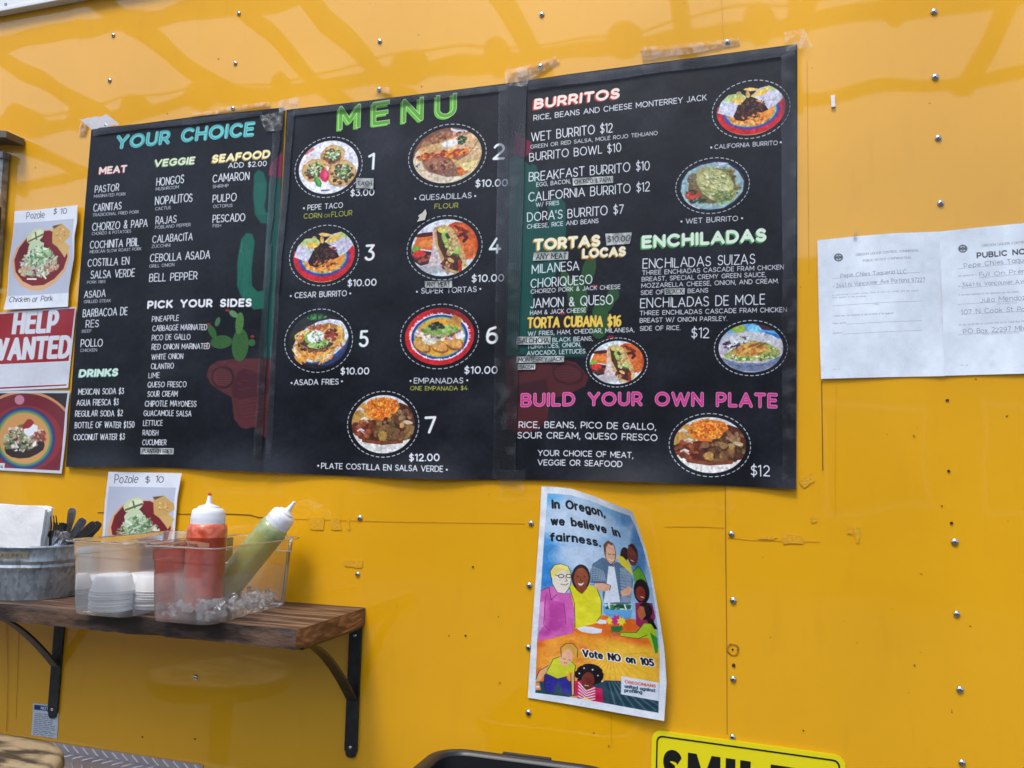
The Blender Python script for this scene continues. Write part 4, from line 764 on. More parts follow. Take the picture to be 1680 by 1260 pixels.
fr = Patch([(1541, 380), (1600, 373.6), (1680, 366), (1768, 358)], [(1550, 616.4), (1680, 613), (1772, 611)], [(1541, 380), (1546, 500), (1550, 616.4)], [(1768, 358), (1772, 611)])
form(fr, [('OREGON LIQUOR CONTROL COMMISSION', 1611, 1722, 405, 396, 4, .12, GY, .3), ('PUBLIC NOTICE', 1602.6, 1716, 424, 414.4, 9.6, .2, (40, 44, 56), 0), ('Pepe Chiles Taqueria', 1582, 1700, 440, 428, 7.6, .1, PN, 1.2), ('has applied for a', 1572, 1602, 454, 452, 2.8, .16, LG, .3), ('Full On Premises', 1606, 1710, 454, 446, 7, .1, PN, 1.2), ('at', 1572, 1576, 471, 471, 3, .14, LG, 0), ('3441 N Vancouver Ave Portland', 1578, 1725, 471.4, 462, 6.8, .1, PN, 1.2),
          ('If you have questions on the application you may contact', 1573, 1672, 485.4, 480, 3, .16, LG, .3), ('Julio Mendoza', 1608, 1690, 497, 491, 8, .1, PN, 1.2), ('name of contact person', 1635, 1669, 499.6, 497.6, 2.4, .14, LG, .2), ('107 N Cook St Portland', 1577, 1715, 516, 509, 8, .1, PN, 1.2), ('If you would like to contact the OLCC regarding this application', 1574, 1705, 534.6, 527, 3.2, .16, LG, .3), ('PO Box 22297 Milwaukie', 1581, 1712, 548, 541, 8, .1, PN, 1.2), ('mailing address of the local office', 1612, 1672, 549.6, 546.6, 2.4, .14, LG, .2), ('Rev 09', 1576, 1588, 600, 600, 2, .16, LG, 0)], (1579.6, 408),
     'white paper notice reading PUBLIC NOTICE with handwritten lines', [[(1572, 441), (1700, 430)], [(1606, 456), (1700, 448)], [(1578, 473), (1700, 463.6)], [(1572, 499.4), (1700, 492)], [(1577, 516), (1700, 510)], [(1573, 549), (1700, 542)]])

# NOTICE sticker
ns = straight((54.8, 1153.4), (97, 1158), (93.2, 1212), (51.2, 1206))
cv = canvas_for(ns, (196, 206, 214), 4.0)
cpoly(cv, [(56.4, 1156), (96, 1160.4), (95.4, 1168), (56, 1164.2)], (16, 52, 110)); cv.text('NOTICE', 66.6, 88, 1164, 5.4, (214, 222, 232), .2, y1=1166, slant=.1)
for i in range(13): cv.text(random.choice(['operators must read', 'surface cleaning only', 'keep area clear always', 'do not climb or stand']), 57 - i * .25, 94 - i * .28 - random.uniform(0, 8), 1171.4 + i * 3.05, 1.9, (70, 76, 84), .18, y1=1174.6 + i * 3.05)
tag(sheet('notice_sticker', ns, cv, lambda u, v: .0009, nu=4, nv=4, rough=.35), 'small white sticker with blue NOTICE band behind the bracket', 'sticker')

# SMILE sign
def rounded(x0, x1, z0, z1, r, n=5):
    P = []
    for cx, cz, a in ((x1 - r, z1 - r, 0), (x0 + r, z1 - r, 90), (x0 + r, z0 + r, 180), (x1 - r, z0 + r, 270)):
        P += [(cx + r * math.cos(R_(a + 90 * i / n)), cz + r * math.sin(R_(a + 90 * i / n))) for i in range(n + 1)]
    return P
sp = straight((1070, 1196.6), (1386, 1240), (1386, 1480), (1057, 1420))
A = aty(1070, 1196.6, -.004); B = aty(1387, 1240, -.004)
yel = mat('sign_yellow', srgb((228, 214, 20)), .35); blk = mat('sign_black', (.006, .006, .006), .4)
sw = float(B[0] - A[0]); sgn = empty('smile_sign', (float(A[0]), -.003, float(A[2])))
tilt = math.atan2(B[2] - A[2], B[0] - A[0]); sgn.rotation_euler = (0, -tilt, 0)
tag(sgn, 'yellow plastic sign starting with SMILE above the wall base', 'sign')
sh_ = .25; P = rounded(0, sw, -sh_, 0, .018)
MB().prism_y(P, -.0025, .0, 0).build('sign_panel', yel, sgn)
def frame_ring(x0, x1, z0, z1, r, w, y0, y1):
    a, b = rounded(x0, x1, z0, z1, r), rounded(x0 + w, x1 - w, z0 + w, z1 - w, r - w * .6); n = len(a); m = MB()
    vs = [(x, y0, z) for x, z in a] + [(x, y0, z) for x, z in b] + [(x, y1, z) for x, z in a] + [(x, y1, z) for x, z in b]; fs = []
    for i in range(n):
        j = (i + 1) % n; fs += [(i, j, n + j, n + i), (2 * n + i, 3 * n + i, 3 * n + j, 2 * n + j), (i, 2 * n + i, 2 * n + j, j), (n + i, n + j, 3 * n + j, 3 * n + i)]
    return m.add(vs, fs)
frame_ring(.009, sw - .009, -sh_ + .009, -.009, .012, .003, -.0031, -.0027).build('border_line', blk, sgn)
# heavy letters as solid outlines
def ribbon(pts, w):
    P = [np.array(p, float) for p in pts]; L_, R2 = [], []
    for i, p in enumerate(P):
        a = P[max(i - 1, 0)]; b = P[min(i + 1, len(P) - 1)]; t = (b - a) / np.linalg.norm(b - a); n = np.array([-t[1], t[0]])
        L_.append(tuple(p + n * w / 2)); R2.append(tuple(p - n * w / 2))
    return L_ + R2[::-1]
lx_, lw_ = .0215, .0
def put(poly, x0, sc_x, sc_y, name='letter'):
    m = MB(); m.prism_y([(x0 + x * sc_x, -.1185 + y * sc_y) for x, y in poly], -.0032, -.0027); m.build(name, blk, sgn)
CAPH = .0845
put(ribbon(arc(.5, .735, .31, .15, 15, 270, 18)[0:] + arc(.49, .28, .33, .16, 90, -165, 18)[1:], .25), .0205, .043, CAPH)
put([(0, 0), (0, 1), (.27, 1), (.5, .5), (.73, 1), (1, 1), (1, 0), (.76, 0), (.76, .55), (.56, .1), (.44, .1), (.24, .55), (.24, 0)], .071, .062, CAPH)
put([(0, 0), (0, 1), (1, 1), (1, 0)], .143, .018, CAPH)
put([(0, 0), (0, 1), (.42, 1), (.42, .24), (1, .24), (1, 0)], .17, .046, CAPH)
put([(0, 0), (0, 1), (1, 1), (1, .77), (.4, .77), (.4, .61), (.92, .61), (.92, .4), (.4, .4), (.4, .23), (1, .23), (1, 0)], .226, .05, CAPH)
mb = MB()
for x in (.012, sw - .012): pass
# ---- campaign poster, its top corner curling off the wall
vp = Patch([(888.4, 798), (912, 799), (937.3, 801.8), (972, 813), (1007, 827), (1037, 838.5)], [(866, 1144.7), (925, 1154), (982.7, 1164), (1089.6, 1183)],
           [(888.4, 798), (885, 867), (876, 990), (869, 1093.5), (866, 1144.7)], [(1037, 838.5), (1047, 864), (1059.6, 902), (1070, 946), (1079, 995), (1083, 1020), (1090, 1067), (1093.6, 1120), (1089.6, 1183)])
cv = canvas_for(vp, (222, 230, 238), 3.0)
Z5 = lambda L: [(850 + x / 5.726, 780 + y / 5.726) for x, y in L]
Z6 = lambda L: [(850 + x / 5.726, 980 + y / 5.726) for x, y in L]
def V5(L, c, a=1, soft=2): cv.poly(cv.px(Z5(L)), c, a, soft)
def V6(L, c, a=1, soft=2): cv.poly(cv.px(Z6(L)), c, a, soft)
def L5(L, r=1.0, c=(24, 22, 30), a=1): cv.segs([cv.px(Z5(L))], r, c, a)
def L6(L, r=1.0, c=(24, 22, 30), a=1): cv.segs([cv.px(Z6(L))], r, c, a)
def E5(x, y, rx, ry, c, ang=0, a=1): V5([(x + rx * math.cos(t) * math.cos(R_(ang)) - ry * math.sin(t) * math.sin(R_(ang)), y + rx * math.cos(t) * math.sin(R_(ang)) + ry * math.sin(t) * math.cos(R_(ang))) for t in np.linspace(0, 6.28, 18, endpoint=False)], c, a)
def E6(x, y, rx, ry, c, ang=0, a=1): V6([(x + rx * math.cos(t) * math.cos(R_(ang)) - ry * math.sin(t) * math.sin(R_(ang)), y + rx * math.cos(t) * math.sin(R_(ang)) + ry * math.sin(t) * math.cos(R_(ang))) for t in np.linspace(0, 6.28, 18, endpoint=False)], c, a)
art = [(276, 168), (500, 185), (700, 245), (880, 320), (1052, 380), (1110, 500), (1180, 700), (1240, 930), (1290, 1260), (1320, 1500), (1330, 1900), (1318, 2232), (600, 2100), (160, 2042), (165, 1900), (180, 1500), (200, 1260), (225, 900), (250, 500)]
V5(art, (150, 190, 224))
for x, y, rx, ry, c in ((300, 900, 170, 200, (30, 120, 200)), (260, 700, 110, 140, (60, 140, 206)), (300, 230, 120, 60, (90, 170, 220)), (980, 400, 110, 70, (70, 140, 200)), (1130, 720, 70, 260, (50, 116, 176)), (560, 420, 330, 190, (196, 214, 232)), (600, 760, 260, 110, (186, 204, 226)), (900, 320, 120, 60, (110, 170, 214)), (380, 940, 60, 100, (40, 130, 206))):
    for s_ in (1.25, 1.1, .95, .8, .6): E5(x, y, rx * s_, ry * s_, c, 0, .28)
# table, floor
V6([(200, 320), (520, 245), (770, 165), (1210, 220), (1310, 420), (1320, 800), (800, 790), (165, 800), (175, 420)], (226, 110, 34))
V6([(400, 330), (860, 380), (1230, 460), (1320, 470), (1320, 800), (500, 790), (170, 640), (190, 480)], (236, 168, 50), .85, 30)
V6([(860, 420), (1320, 500), (1320, 800), (820, 780), (700, 560)], (240, 196, 56), .8, 40)
for i in range(34):
    a = R_(-10 + i * 6.2); dx, dy = math.cos(a), math.sin(a) * .8
    L6([(880 + dx * 60, 540 + dy * 60), (880 + dx * 420, 540 + dy * 420)], 1.7, (214, 140, 36) if i % 2 else (246, 206, 96), .38)
V6([(180, 790), (800, 790), (820, 780), (1320, 800), (1320, 1085), (600, 960), (160, 895)], (40, 70, 84))
for i in range(12): L6([(840 + i * 14, 800), (880 + i * 46, 1060)], 2.6, (96, 130, 142) if i % 2 else (26, 50, 64), .6)
V6([(540, 270), (600, 268), (700, 280), (790, 300), (780, 335), (700, 342), (600, 325), (556, 300)], (222, 230, 240)); V6([(712, 215), (760, 206), (830, 215), (830, 248), (770, 250), (720, 236)], (222, 230, 240))
for _ in range(70):
    x, y = random.uniform(200, 620), random.uniform(320, 620); E6(x, y, 40, 22, random.choice([(236, 120, 50), (214, 84, 40), (244, 160, 60)]), 10, .16)
# people: plain painted figures, older person in pink
V5([(215, 1080), (290, 1040), (340, 1050), (430, 1110), (500, 1100), (530, 1260), (520, 1480), (190, 1560), (200, 1260)], (206, 96, 176)); V5([(260, 1100), (300, 1300), (250, 1500), (290, 1500), (440, 1400), (430, 1200), (340, 1180)], (178, 60, 150), .7, 12)
V5([(200, 1200), (240, 1180), (250, 1400), (190, 1480)], (222, 150, 206)); L5([(215, 1080), (290, 1050), (310, 1170), (360, 1120)]); L5([(260, 1130), (240, 1400), (300, 1460)], .9, (110, 20, 100)); L5([(430, 1200), (450, 1400)], .9, (110, 20, 100))
V5([(320, 900), (360, 860), (470, 880), (500, 960), (490, 1050), (440, 1110), (370, 1100), (320, 1020)], (226, 218, 200)); V5([(310, 960), (300, 900), (340, 840), (400, 828), (470, 850), (500, 930), (440, 890), (380, 900), (340, 960)], (226, 214, 120)); L5([(310, 960), (300, 900), (340, 842), (400, 830), (470, 852), (502, 930), (492, 1040), (440, 1112), (370, 1100), (322, 1020), (312, 960)])
for x in (405, 475): L5([(x + 26 * math.cos(t), 945 + 17 * math.sin(t)) for t in np.linspace(0, 6.28, 12)], 1.5)
L5([(350, 935), (380, 942)], 1.3); L5([(400, 1020), (450, 1030), (470, 1015)], 1.2); L5([(445, 960), (462, 990), (440, 995)], .9)
# person in yellow
V5([(480, 1040), (540, 1020), (660, 1020), (740, 1060), (780, 1150), (790, 1320), (730, 1390), (530, 1440), (530, 1260)], (222, 216, 40)); L5([(480, 1045), (530, 1200), (535, 1430)]); L5([(740, 1060), (785, 1180), (780, 1320), (740, 1370)])
E5(590, 960, 88, 125, (40, 26, 26)); E5(592, 965, 70, 98, (140, 72, 46)); V5([(545, 1040), (640, 1030), (650, 1060), (600, 1115), (550, 1080)], (128, 64, 42)); V5([(560, 1010), (590, 1018), (622, 1005), (600, 1035), (575, 1032)], (236, 232, 230)); E5(562, 950, 8, 5, (20, 14, 14)); E5(622, 948, 8, 5, (20, 14, 14)); L5([(590, 955), (586, 985), (602, 988)], .8)
# man in plaid shirt
V5([(700, 830), (790, 770), (950, 820), (1040, 880), (1080, 980), (1060, 1200), (960, 1230), (800, 1200), (790, 1050), (680, 1000), (676, 920)], (84, 112, 140)); V5([(850, 850), (905, 860), (960, 1190), (800, 1200), (830, 1020)], (214, 226, 238))
for i in range(9): L5([(690 + i * 14, 850 + i * 6), (690 + i * 16, 990)], 2, (196, 212, 224), .55); L5([(960 + i * 12, 870), (975 + i * 11, 1190)], 2, (200, 214, 226), .5); L5([(680, 880 + i * 18), (830, 900 + i * 18)], 1.6, (40, 60, 90), .5); L5([(950, 900 + i * 28), (1065, 920 + i * 28)], 1.6, (40, 60, 90), .5)
E5(868, 735, 58, 100, (222, 176, 146), -12); V5([(810, 720), (805, 650), (845, 614), (895, 640), (880, 660), (846, 640), (826, 680), (826, 760)], (120, 76, 50)); L5([(810, 720), (806, 650), (846, 614), (900, 650), (918, 740), (906, 810), (870, 840), (830, 790), (812, 730)]); L5([(850, 785), (880, 800), (905, 790)], 1.6, (240, 236, 232)); L5([(845, 740), (870, 745)], 1.2); L5([(890, 745), (912, 742)], 1.2)
V5([(720, 1010), (800, 1005), (870, 1030), (860, 1080), (800, 1090), (720, 1060)], (222, 172, 140)); V5([(960, 1090), (1040, 1040), (1080, 1070), (1050, 1120), (980, 1140)], (222, 172, 140)); L5([(720, 1010), (800, 1008), (870, 1034), (860, 1080)]); L5([(850, 1080), (860, 1240)], 2.4, (206, 222, 234))
# two people behind
E5(1000, 740, 40, 66, (44, 26, 26)); V5([(930, 760), (980, 760), (1050, 830), (1080, 940), (1040, 900), (960, 830)], (222, 206, 50)); E5(1076, 745, 50, 105, (112, 48, 38), -6); V5([(1030, 660), (1070, 640), (1120, 700), (1124, 790), (1100, 720), (1060, 670)], (36, 22, 26)); L5([(1060, 795), (1085, 808)], 1.7, (236, 232, 230)); V5([(1080, 900), (1130, 850), (1180, 920), (1216, 1020), (1160, 1040), (1090, 990)], (90, 156, 46)); L5([(1080, 900), (1130, 852), (1180, 920), (1216, 1020)])
# girls at the right
E5(1160, 1090, 74, 118, (30, 18, 26), -8); E5(1150, 1110, 46, 70, (140, 56, 40), -8); V5([(1100, 1200), (1160, 1190), (1260, 1200), (1290, 1330), (1240, 1500), (1110, 1400)], (150, 34, 90)); L5([(1155, 1140), (1180, 1148)], 2, (240, 236, 230))
E6(1190, 130, 72, 84, (28, 20, 24)); V6([(1200, 180), (1260, 200), (1310, 300), (1280, 300), (1220, 240)], (28, 20, 24)); V6([(1140, 80), (1180, 90), (1200, 170), (1160, 220), (1130, 180), (1115, 130)], (182, 96, 56)); V6([(1180, 245), (1250, 250), (1300, 330), (1312, 520), (1290, 530), (1220, 380), (1130, 385), (960, 362), (965, 325), (1110, 330)], (170, 200, 40)); V6([(1240, 330), (1310, 380), (1312, 520), (1290, 530)], (50, 140, 50)); L6([(960, 328), (1110, 332), (1180, 245)]); L6([(960, 364), (1130, 388), (1215, 352)])
V6([(862, 320), (900, 315), (962, 335), (960, 365), (900, 365)], (190, 100, 60))
# bowl and flowers
V6([(796, 75), (1076, 95), (1060, 190), (1000, 215), (860, 195), (806, 140)], (96, 164, 214)); V6([(800, 76), (870, 62), (1000, 72), (1072, 96), (1060, 120), (900, 112)], (214, 230, 236)); 
for i in range(40): E6(random.uniform(830, 1050), random.uniform(76, 108), 20, 10, random.choice([(40, 100, 50), (60, 130, 70), (26, 70, 40)]))
L6([(840, 0), (858, 100)], 3, (220, 232, 240)); L6([(1000, 70), (1015, 115)], 3, (220, 232, 240))
def star(x, y, r, c):
    V6([(x + (r if i % 2 else r * .6) * math.cos(i * math.pi / 8), y + (r if i % 2 else r * .6) * math.sin(i * math.pi / 8)) for i in range(16)], c)
V6([(870, 270), (975, 270), (985, 300), (950, 325), (880, 320)], (40, 120, 60)); star(865, 220, 42, (232, 216, 50)); star(925, 215, 60, (196, 40, 130)); star(970, 225, 48, (236, 216, 60))
# two children at the bottom
V6([(320, 580), (400, 555), (500, 570), (540, 640), (530, 720), (480, 690), (460, 740), (360, 765), (260, 715), (290, 640)], (204, 208, 50)); L6([(260, 715), (330, 580), (400, 555)]); L6([(500, 600), (538, 640), (530, 715)]); L6([(262, 716), (370, 766), (460, 742)])
V6([(250, 715), (370, 766), (450, 745), (500, 830), (500, 905), (430, 900), (380, 800), (330, 890), (270, 900), (244, 820)], (46, 44, 140)); L6([(250, 720), (244, 820), (270, 900)]); 
V6([(285, 640), (270, 700), (200, 790), (165, 790), (180, 720), (230, 660)], (222, 170, 120)); V6([(495, 715), (528, 725), (528, 900), (505, 930)], (222, 170, 120)); L6([(285, 640), (200, 690), (165, 770)]); L6([(528, 725), (526, 910)]); L6([(495, 715), (505, 930)])
E6(452, 560, 62, 88, (232, 178, 140), 12); V6([(405, 560), (402, 470), (450, 434), (520, 436), (562, 490), (556, 560), (530, 580), (520, 510), (470, 480), (430, 500)], (214, 166, 70)); L6([(405, 560), (402, 470), (450, 434), (520, 436), (562, 490), (556, 560)]); L6([(420, 575), (445, 582)]); L6([(475, 588), (495, 590)]); L6([(430, 615), (460, 618)], 1.2, (140, 60, 50))
E6(668, 725, 118, 84, (22, 16, 20))
for i in range(46):
    a = random.uniform(0, 6.28); q = .9; E6(668 + 122 * q * math.cos(a), 728 + 92 * q * math.sin(a), 26, 22, (22, 16, 20))
V6([(530, 790), (600, 780), (740, 850), (790, 860), (800, 995), (600, 960), (530, 920)], (196, 34, 84)); E6(655, 785, 62, 84, (112, 46, 36), 8)
for i in range(5): L6([(568, 800 + i * 32), (640, 880 + i * 22), (720, 850 + i * 26)], 2.4, (232, 224, 234), .95)
for x, y in ((620, 665), (700, 680), (750, 735), (575, 715), (790, 790)): E6(x, y, 8, 7, (222, 226, 232))
L6([(628, 826), (660, 830)], 1.6, (236, 226, 220)); V6([(620, 935), (690, 965), (670, 980), (600, 965)], (236, 216, 120)); V6([(485, 930), (560, 925), (560, 950), (490, 945)], (206, 150, 90)); V6([(160, 800), (200, 800), (215, 870), (160, 870)], (214, 150, 100)); V6([(170, 830), (200, 835), (200, 850), (170, 846)], (236, 236, 236))
TB = (20, 22, 30)
for t, x0, x1, y0, y1, c, Zf in (('In Oregon,', 316, 826, 314, 400, 88, 0), ('we believe in', 306, 968, 470, 585, 84, 0), ('fairness.', 300, 782, 620, 675, 82, 0)):
    cv.text(t, 850 + x0 / 5.726, 850 + x1 / 5.726, 780 + y0 / 5.726, c / 5.726, TB, .21, y1=780 + y1 / 5.726, track=.24, spw=.42)
cv.text('Vote NO on 105', 850 + 606 / 5.726, 850 + 1284 / 5.726, 980 + 560 / 5.726, 12.6, TB, .19, y1=980 + 652 / 5.726, track=.26, spw=.5, outline=(3.6, (236, 236, 240)))
V6([(970, 740), (1322, 800), (1322, 975), (965, 910)], (214, 222, 234), 1, 1.5)
cv.text('OREGONIANS', 850 + 1002 / 5.726, 850 + 1294 / 5.726, 980 + 806 / 5.726, 5.2, (206, 96, 70), .2, y1=980 + 850 / 5.726)
cv.text('united against', 850 + 1000 / 5.726, 850 + 1292 / 5.726, 980 + 850 / 5.726, 6, (60, 84, 104), .2, y1=980 + 893 / 5.726)
cv.text('profiling', 850 + 998 / 5.726, 850 + 1168 / 5.726, 980 + 890 / 5.726, 6, (60, 84, 104), .2, y1=980 + 908 / 5.726)
# white margin again around the art
q = Canvas(cv.w, cv.h, (0, 0, 0)); q.poly(cv.px(Z5(art)), (255, 255, 255)); m = q.a[..., :1]; cv.a = cv.a * m + (np.array([222, 230, 238], np.float32) / 255) * (1 - m)
cv.noise(6, (34, 9, 3), 3)
tag(sheet('campaign_poster', vp, cv, lambda u, v: .003 + .11 * max(0, u - .12) ** 1.6 * max(0, 1 - v) ** 1.5 + .022 * u * u * (1 - v * .4) + .004 * v * u, nu=30, nv=44, rough=.35, bump=(4, .002)),
    'colourful paper poster reading Vote NO on 105 with a curling corner', 'poster')

# ------------------------------------------------------------------ the food trailer
trl = empty('food_trailer', (0, 0, 0)); tag(trl, 'yellow food trailer side with riveted sheet-metal panels', 'food trailer')

def wall_mat():
    m = bpy.data.materials.new('yellow_trailer_skin'); m.use_nodes = True; nt = m.node_tree; N = nt.nodes; L = nt.links; p = N['Principled BSDF']
    tc = N.new('ShaderNodeTexCoord')
    n1 = N.new('ShaderNodeTexNoise'); n1.inputs['Scale'].default_value = 1.7; n1.inputs['Detail'].default_value = 5
    r1 = N.new('ShaderNodeValToRGB'); r1.color_ramp.elements[0].position = .3; r1.color_ramp.elements[1].position = .72
    r1.color_ramp.elements[0].color = (*srgb((224, 162, 4)), 1); r1.color_ramp.elements[1].color = (*srgb((235, 173, 7)), 1)
    L.new(tc.outputs['Object'], n1.inputs['Vector']); L.new(n1.outputs['Fac'], r1.inputs[0])
    # specks of dirt
    n2 = N.new('ShaderNodeTexNoise'); n2.inputs['Scale'].default_value = 46; n2.inputs['Detail'].default_value = 3
    L.new(tc.outputs['Object'], n2.inputs['Vector'])
    r2 = N.new('ShaderNodeValToRGB'); r2.color_ramp.elements[0].position = .735; r2.color_ramp.elements[1].position = .775
    L.new(n2.outputs['Fac'], r2.inputs[0])
    mp = N.new('ShaderNodeMapping'); mp.inputs['Scale'].default_value = (9, 9, 2.2); n3 = N.new('ShaderNodeTexNoise'); n3.inputs['Scale'].default_value = 3; n3.inputs['Detail'].default_value = 7
    L.new(tc.outputs['Object'], mp.inputs[0]); L.new(mp.outputs[0], n3.inputs['Vector'])
    r3 = N.new('ShaderNodeValToRGB'); r3.color_ramp.elements[0].position = .56; r3.color_ramp.elements[1].position = .78; r3.color_ramp.elements[1].color = (.1, .1, .1, 1)
    L.new(n3.outputs['Fac'], r3.inputs[0])
    m1 = N.new('ShaderNodeMixRGB'); m1.inputs[2].default_value = (*srgb((90, 58, 16)), 1); L.new(r2.outputs[0], m1.inputs[0]); L.new(r1.outputs[0], m1.inputs[1])
    m2 = N.new('ShaderNodeMixRGB'); m2.inputs[2].default_value = (*srgb((176, 122, 30)), 1); L.new(r3.outputs[0], m2.inputs[0]); L.new(m1.outputs[0], m2.inputs[1]); L.new(m2.outputs[0], p.inputs['Base Color'])
    p.inputs['Roughness'].default_value = .42; p.inputs['Specular IOR Level'].default_value = .3
    p.inputs['Coat Weight'].default_value = 1.0; p.inputs['Coat Roughness'].default_value = .038; p.inputs['Coat IOR'].default_value = 1.5
    # sheet metal waviness (reflections wander) and fine orange peel
    mp2 = N.new('ShaderNodeMapping'); mp2.inputs['Scale'].default_value = (1, 1, .75)
    n4 = N.new('ShaderNodeTexNoise'); n4.inputs['Scale'].default_value = 3.2; n4.inputs['Detail'].default_value = 1.2; n4.inputs['Roughness'].default_value = .4
    L.new(tc.outputs['Object'], mp2.inputs[0]); L.new(mp2.outputs[0], n4.inputs['Vector'])
    b1 = N.new('ShaderNodeBump'); b1.inputs['Distance'].default_value = .005; L.new(n4.outputs['Fac'], b1.inputs['Height'])
    n5 = N.new('ShaderNodeTexNoise'); n5.inputs['Scale'].default_value = 500; n5.inputs['Detail'].default_value = 2; L.new(tc.outputs['Object'], n5.inputs['Vector'])
    b2 = N.new('ShaderNodeBump'); b2.inputs['Distance'].default_value = .00002; L.new(n5.outputs['Fac'], b2.inputs['Height']); L.new(b1.outputs[0], b2.inputs['Normal'])
    L.new(b1.outputs[0], p.inputs['Coat Normal']); L.new(b2.outputs[0], p.inputs['Normal'])
    return m
SK = wall_mat()
XS = float(aty(1190, 1000)[0]); XS0 = float(aty(20, 1180)[0])
Z0, Z1 = .45, 3.05
for x0, x1, y0 in ((-4.2, XS0, .002), (XS0, XS, .0005), (XS, 3.4, -.0008)):
    MB().box(x0, x1 + (.02 if x1 < 3 else 0), y0, y0 + .004 + (.003 if x0 == XS0 else 0) if False else y0 + .0012, Z0, Z1).build('wall_panel', SK, trl)
alu = mat('aluminium', (.62, .64, .66), .32, 1, noise=(14, .3, .7, (.48, .5, .52), (1, 1, 1)))
dark = mat('dark_gap', (.02, .015, .01), .7)
body = mat('trailer_body', (.5, .5, .48), .5)
MB().box(-4.2, 3.4, .006, 2.1, Z0, Z1).build('trailer_body', body, trl)
MB().box(-4.25, 3.45, -.02, 2.15, Z1 + .001, Z1 + .06).build('roof_edge', alu, trl)
MB().box(-3.4, 2.6, .25, 1.9, .28, Z0 - .001).build('chassis', dark, trl)
blkrub = mat('tyre_rubber', (.02, .02, .02), .8)
for x in (-.7, .15):
    wv = MB(); rg = lambda r, y: [(x + r * math.cos(t), y, .33 + r * math.sin(t)) for t in np.linspace(0, 6.283, 24, endpoint=False)]
    wv.loft([rg(.2, .3), rg(.33, .3), rg(.33, .5), rg(.2, .5)]); w_ = wv.build('wheel', blkrub, trl)
    MB().loft([rg(.19, .29), rg(.19, .31)]).build('rim', alu, w_)

# seams: thin dark slits where skins overlap or the vinyl stops
def slit(pts, w, y, m, name='panel_seam'):
    mb = MB(); P = [aty(a, b, y) for a, b in pts]; n = len(P)
    for sgn_ in (0,):
        rings = []
        for i, p in enumerate(P):
            t = P[min(i + 1, n - 1)] - P[max(i - 1, 0)]; t = t / np.linalg.norm(t); nn = np.array([-t[2], 0, t[0]]); ww = w * random.uniform(.7, 1.2) / 2
            rings.append([tuple(p + nn * ww), tuple(p + nn * ww + np.array([0, .0004, 0])), tuple(p - nn * ww + np.array([0, .0004, 0])), tuple(p - nn * ww)])
        mb.loft(rings)
    return mb.build(name, m, trl)
seamm = mat('seam_shadow_dirt', srgb((140, 92, 16)), .6)  # dark brown line along the panel joint
seaml = mat('seam_edge', srgb((196, 138, 12)), .5)
slit([(1184, 0), (1187, 70)], .0012, -.0014, seaml)
slit([(1190, 800), (1190.4, 860), (1191, 930), (1192, 1010), (1192.6, 1100), (1193, 1205)], .0016, -.0014, seamm)
slit([(0, 1005), (10, 1020), (13, 1110), (10, 1200)], .0016, -.0006, seaml); slit([(31, 1035), (29, 1100), (26, 1180)], .001, -.0006, seaml)
slit([(160, 841), (200, 841.6), (260, 842.6), (300, 843.6), (340, 843), (380, 843.6), (410, 845), (424, 849), (440, 849.6)], .0022, -.0006, mat('crack', srgb((96, 60, 16)), .7), 'vinyl_crack')
slit([(440, 850), (500, 852), (600, 855), (700, 857), (760, 857.6), (860, 859)], .0008, -.0006, seaml, 'vinyl_edge')
slit([(1090, 864), (1150, 864), (1188, 866)], .0008, -.0006, seaml, 'vinyl_edge'); slit([(1194, 882), (1230, 886), (1300, 888), (1345, 889)], .0008, -.002, seaml, 'vinyl_edge')
slit([(1348, 625), (1349, 700), (1350, 772)], .0013, -.002, mat('crack_dark', srgb((54, 34, 14)), .7), 'vinyl_crack')
slit([(1372, 630), (1371, 700), (1370, 800), (1371, 850)], .0005, -.002, seaml, 'vinyl_edge'); slit([(1324, 100), (1326, 330), (1327, 450)], .0006, -.002, seaml, 'vinyl_edge')
slit([(1002, 1160), (1003, 1226)], .0007, -.0006, seaml, 'panel_seam')

# pop rivets
chrome = mat('rivet_metal', (.6, .62, .64), .18, 1); rdark = mat('rivet_hole', (.03, .03, .03), .5)
RV = [(186, 58), (180, 132), (174, 206), (392, 22), (386, 104), (382, 178), (623, 68), (622, 147), (889, 24), (886.5, 109), (1193.5, 70), (1532, 20), (1534, 127), (1539, 227), (1543, 334), (590.5, 849.7), (587, 942), (871.4, 858.5), (868.7, 960.3), (867, 1062), (867, 1169), (1200, 876), (1203, 985), (1203, 1114), (1202, 1209), (1566, 889), (1569.5, 1007), (1574.7, 1131), (1578, 1251), (321, 1111)]
rb = MB(); rb.lathe([(.0062, 0), (.0062, .0008), (.0052, .0022), (.0034, .0032), (.0017, .0036), (.0015, .0028), (.0, .0027)], 14, cap1=False)
rb.m = [1 if i >= 14 * 4 + 1 else 0 for i in range(len(rb.f))]
r0 = rb.build('rivet', [chrome, rdark], trl, smooth=True)
for i, (x, y) in enumerate(RV):
    o = r0 if i == 0 else r0.copy()
    if i: col.objects.link(o)
    p = aty(x, y); yy = -.0022 if x > 1191 else -.0007
    o.location = (p[0], yy, p[2]); o.rotation_euler = (R_(90), random.uniform(0, 6), random.uniform(-.06, .06)); s_ = random.uniform(.92, 1.08); o.scale = (s_, s_, s_)
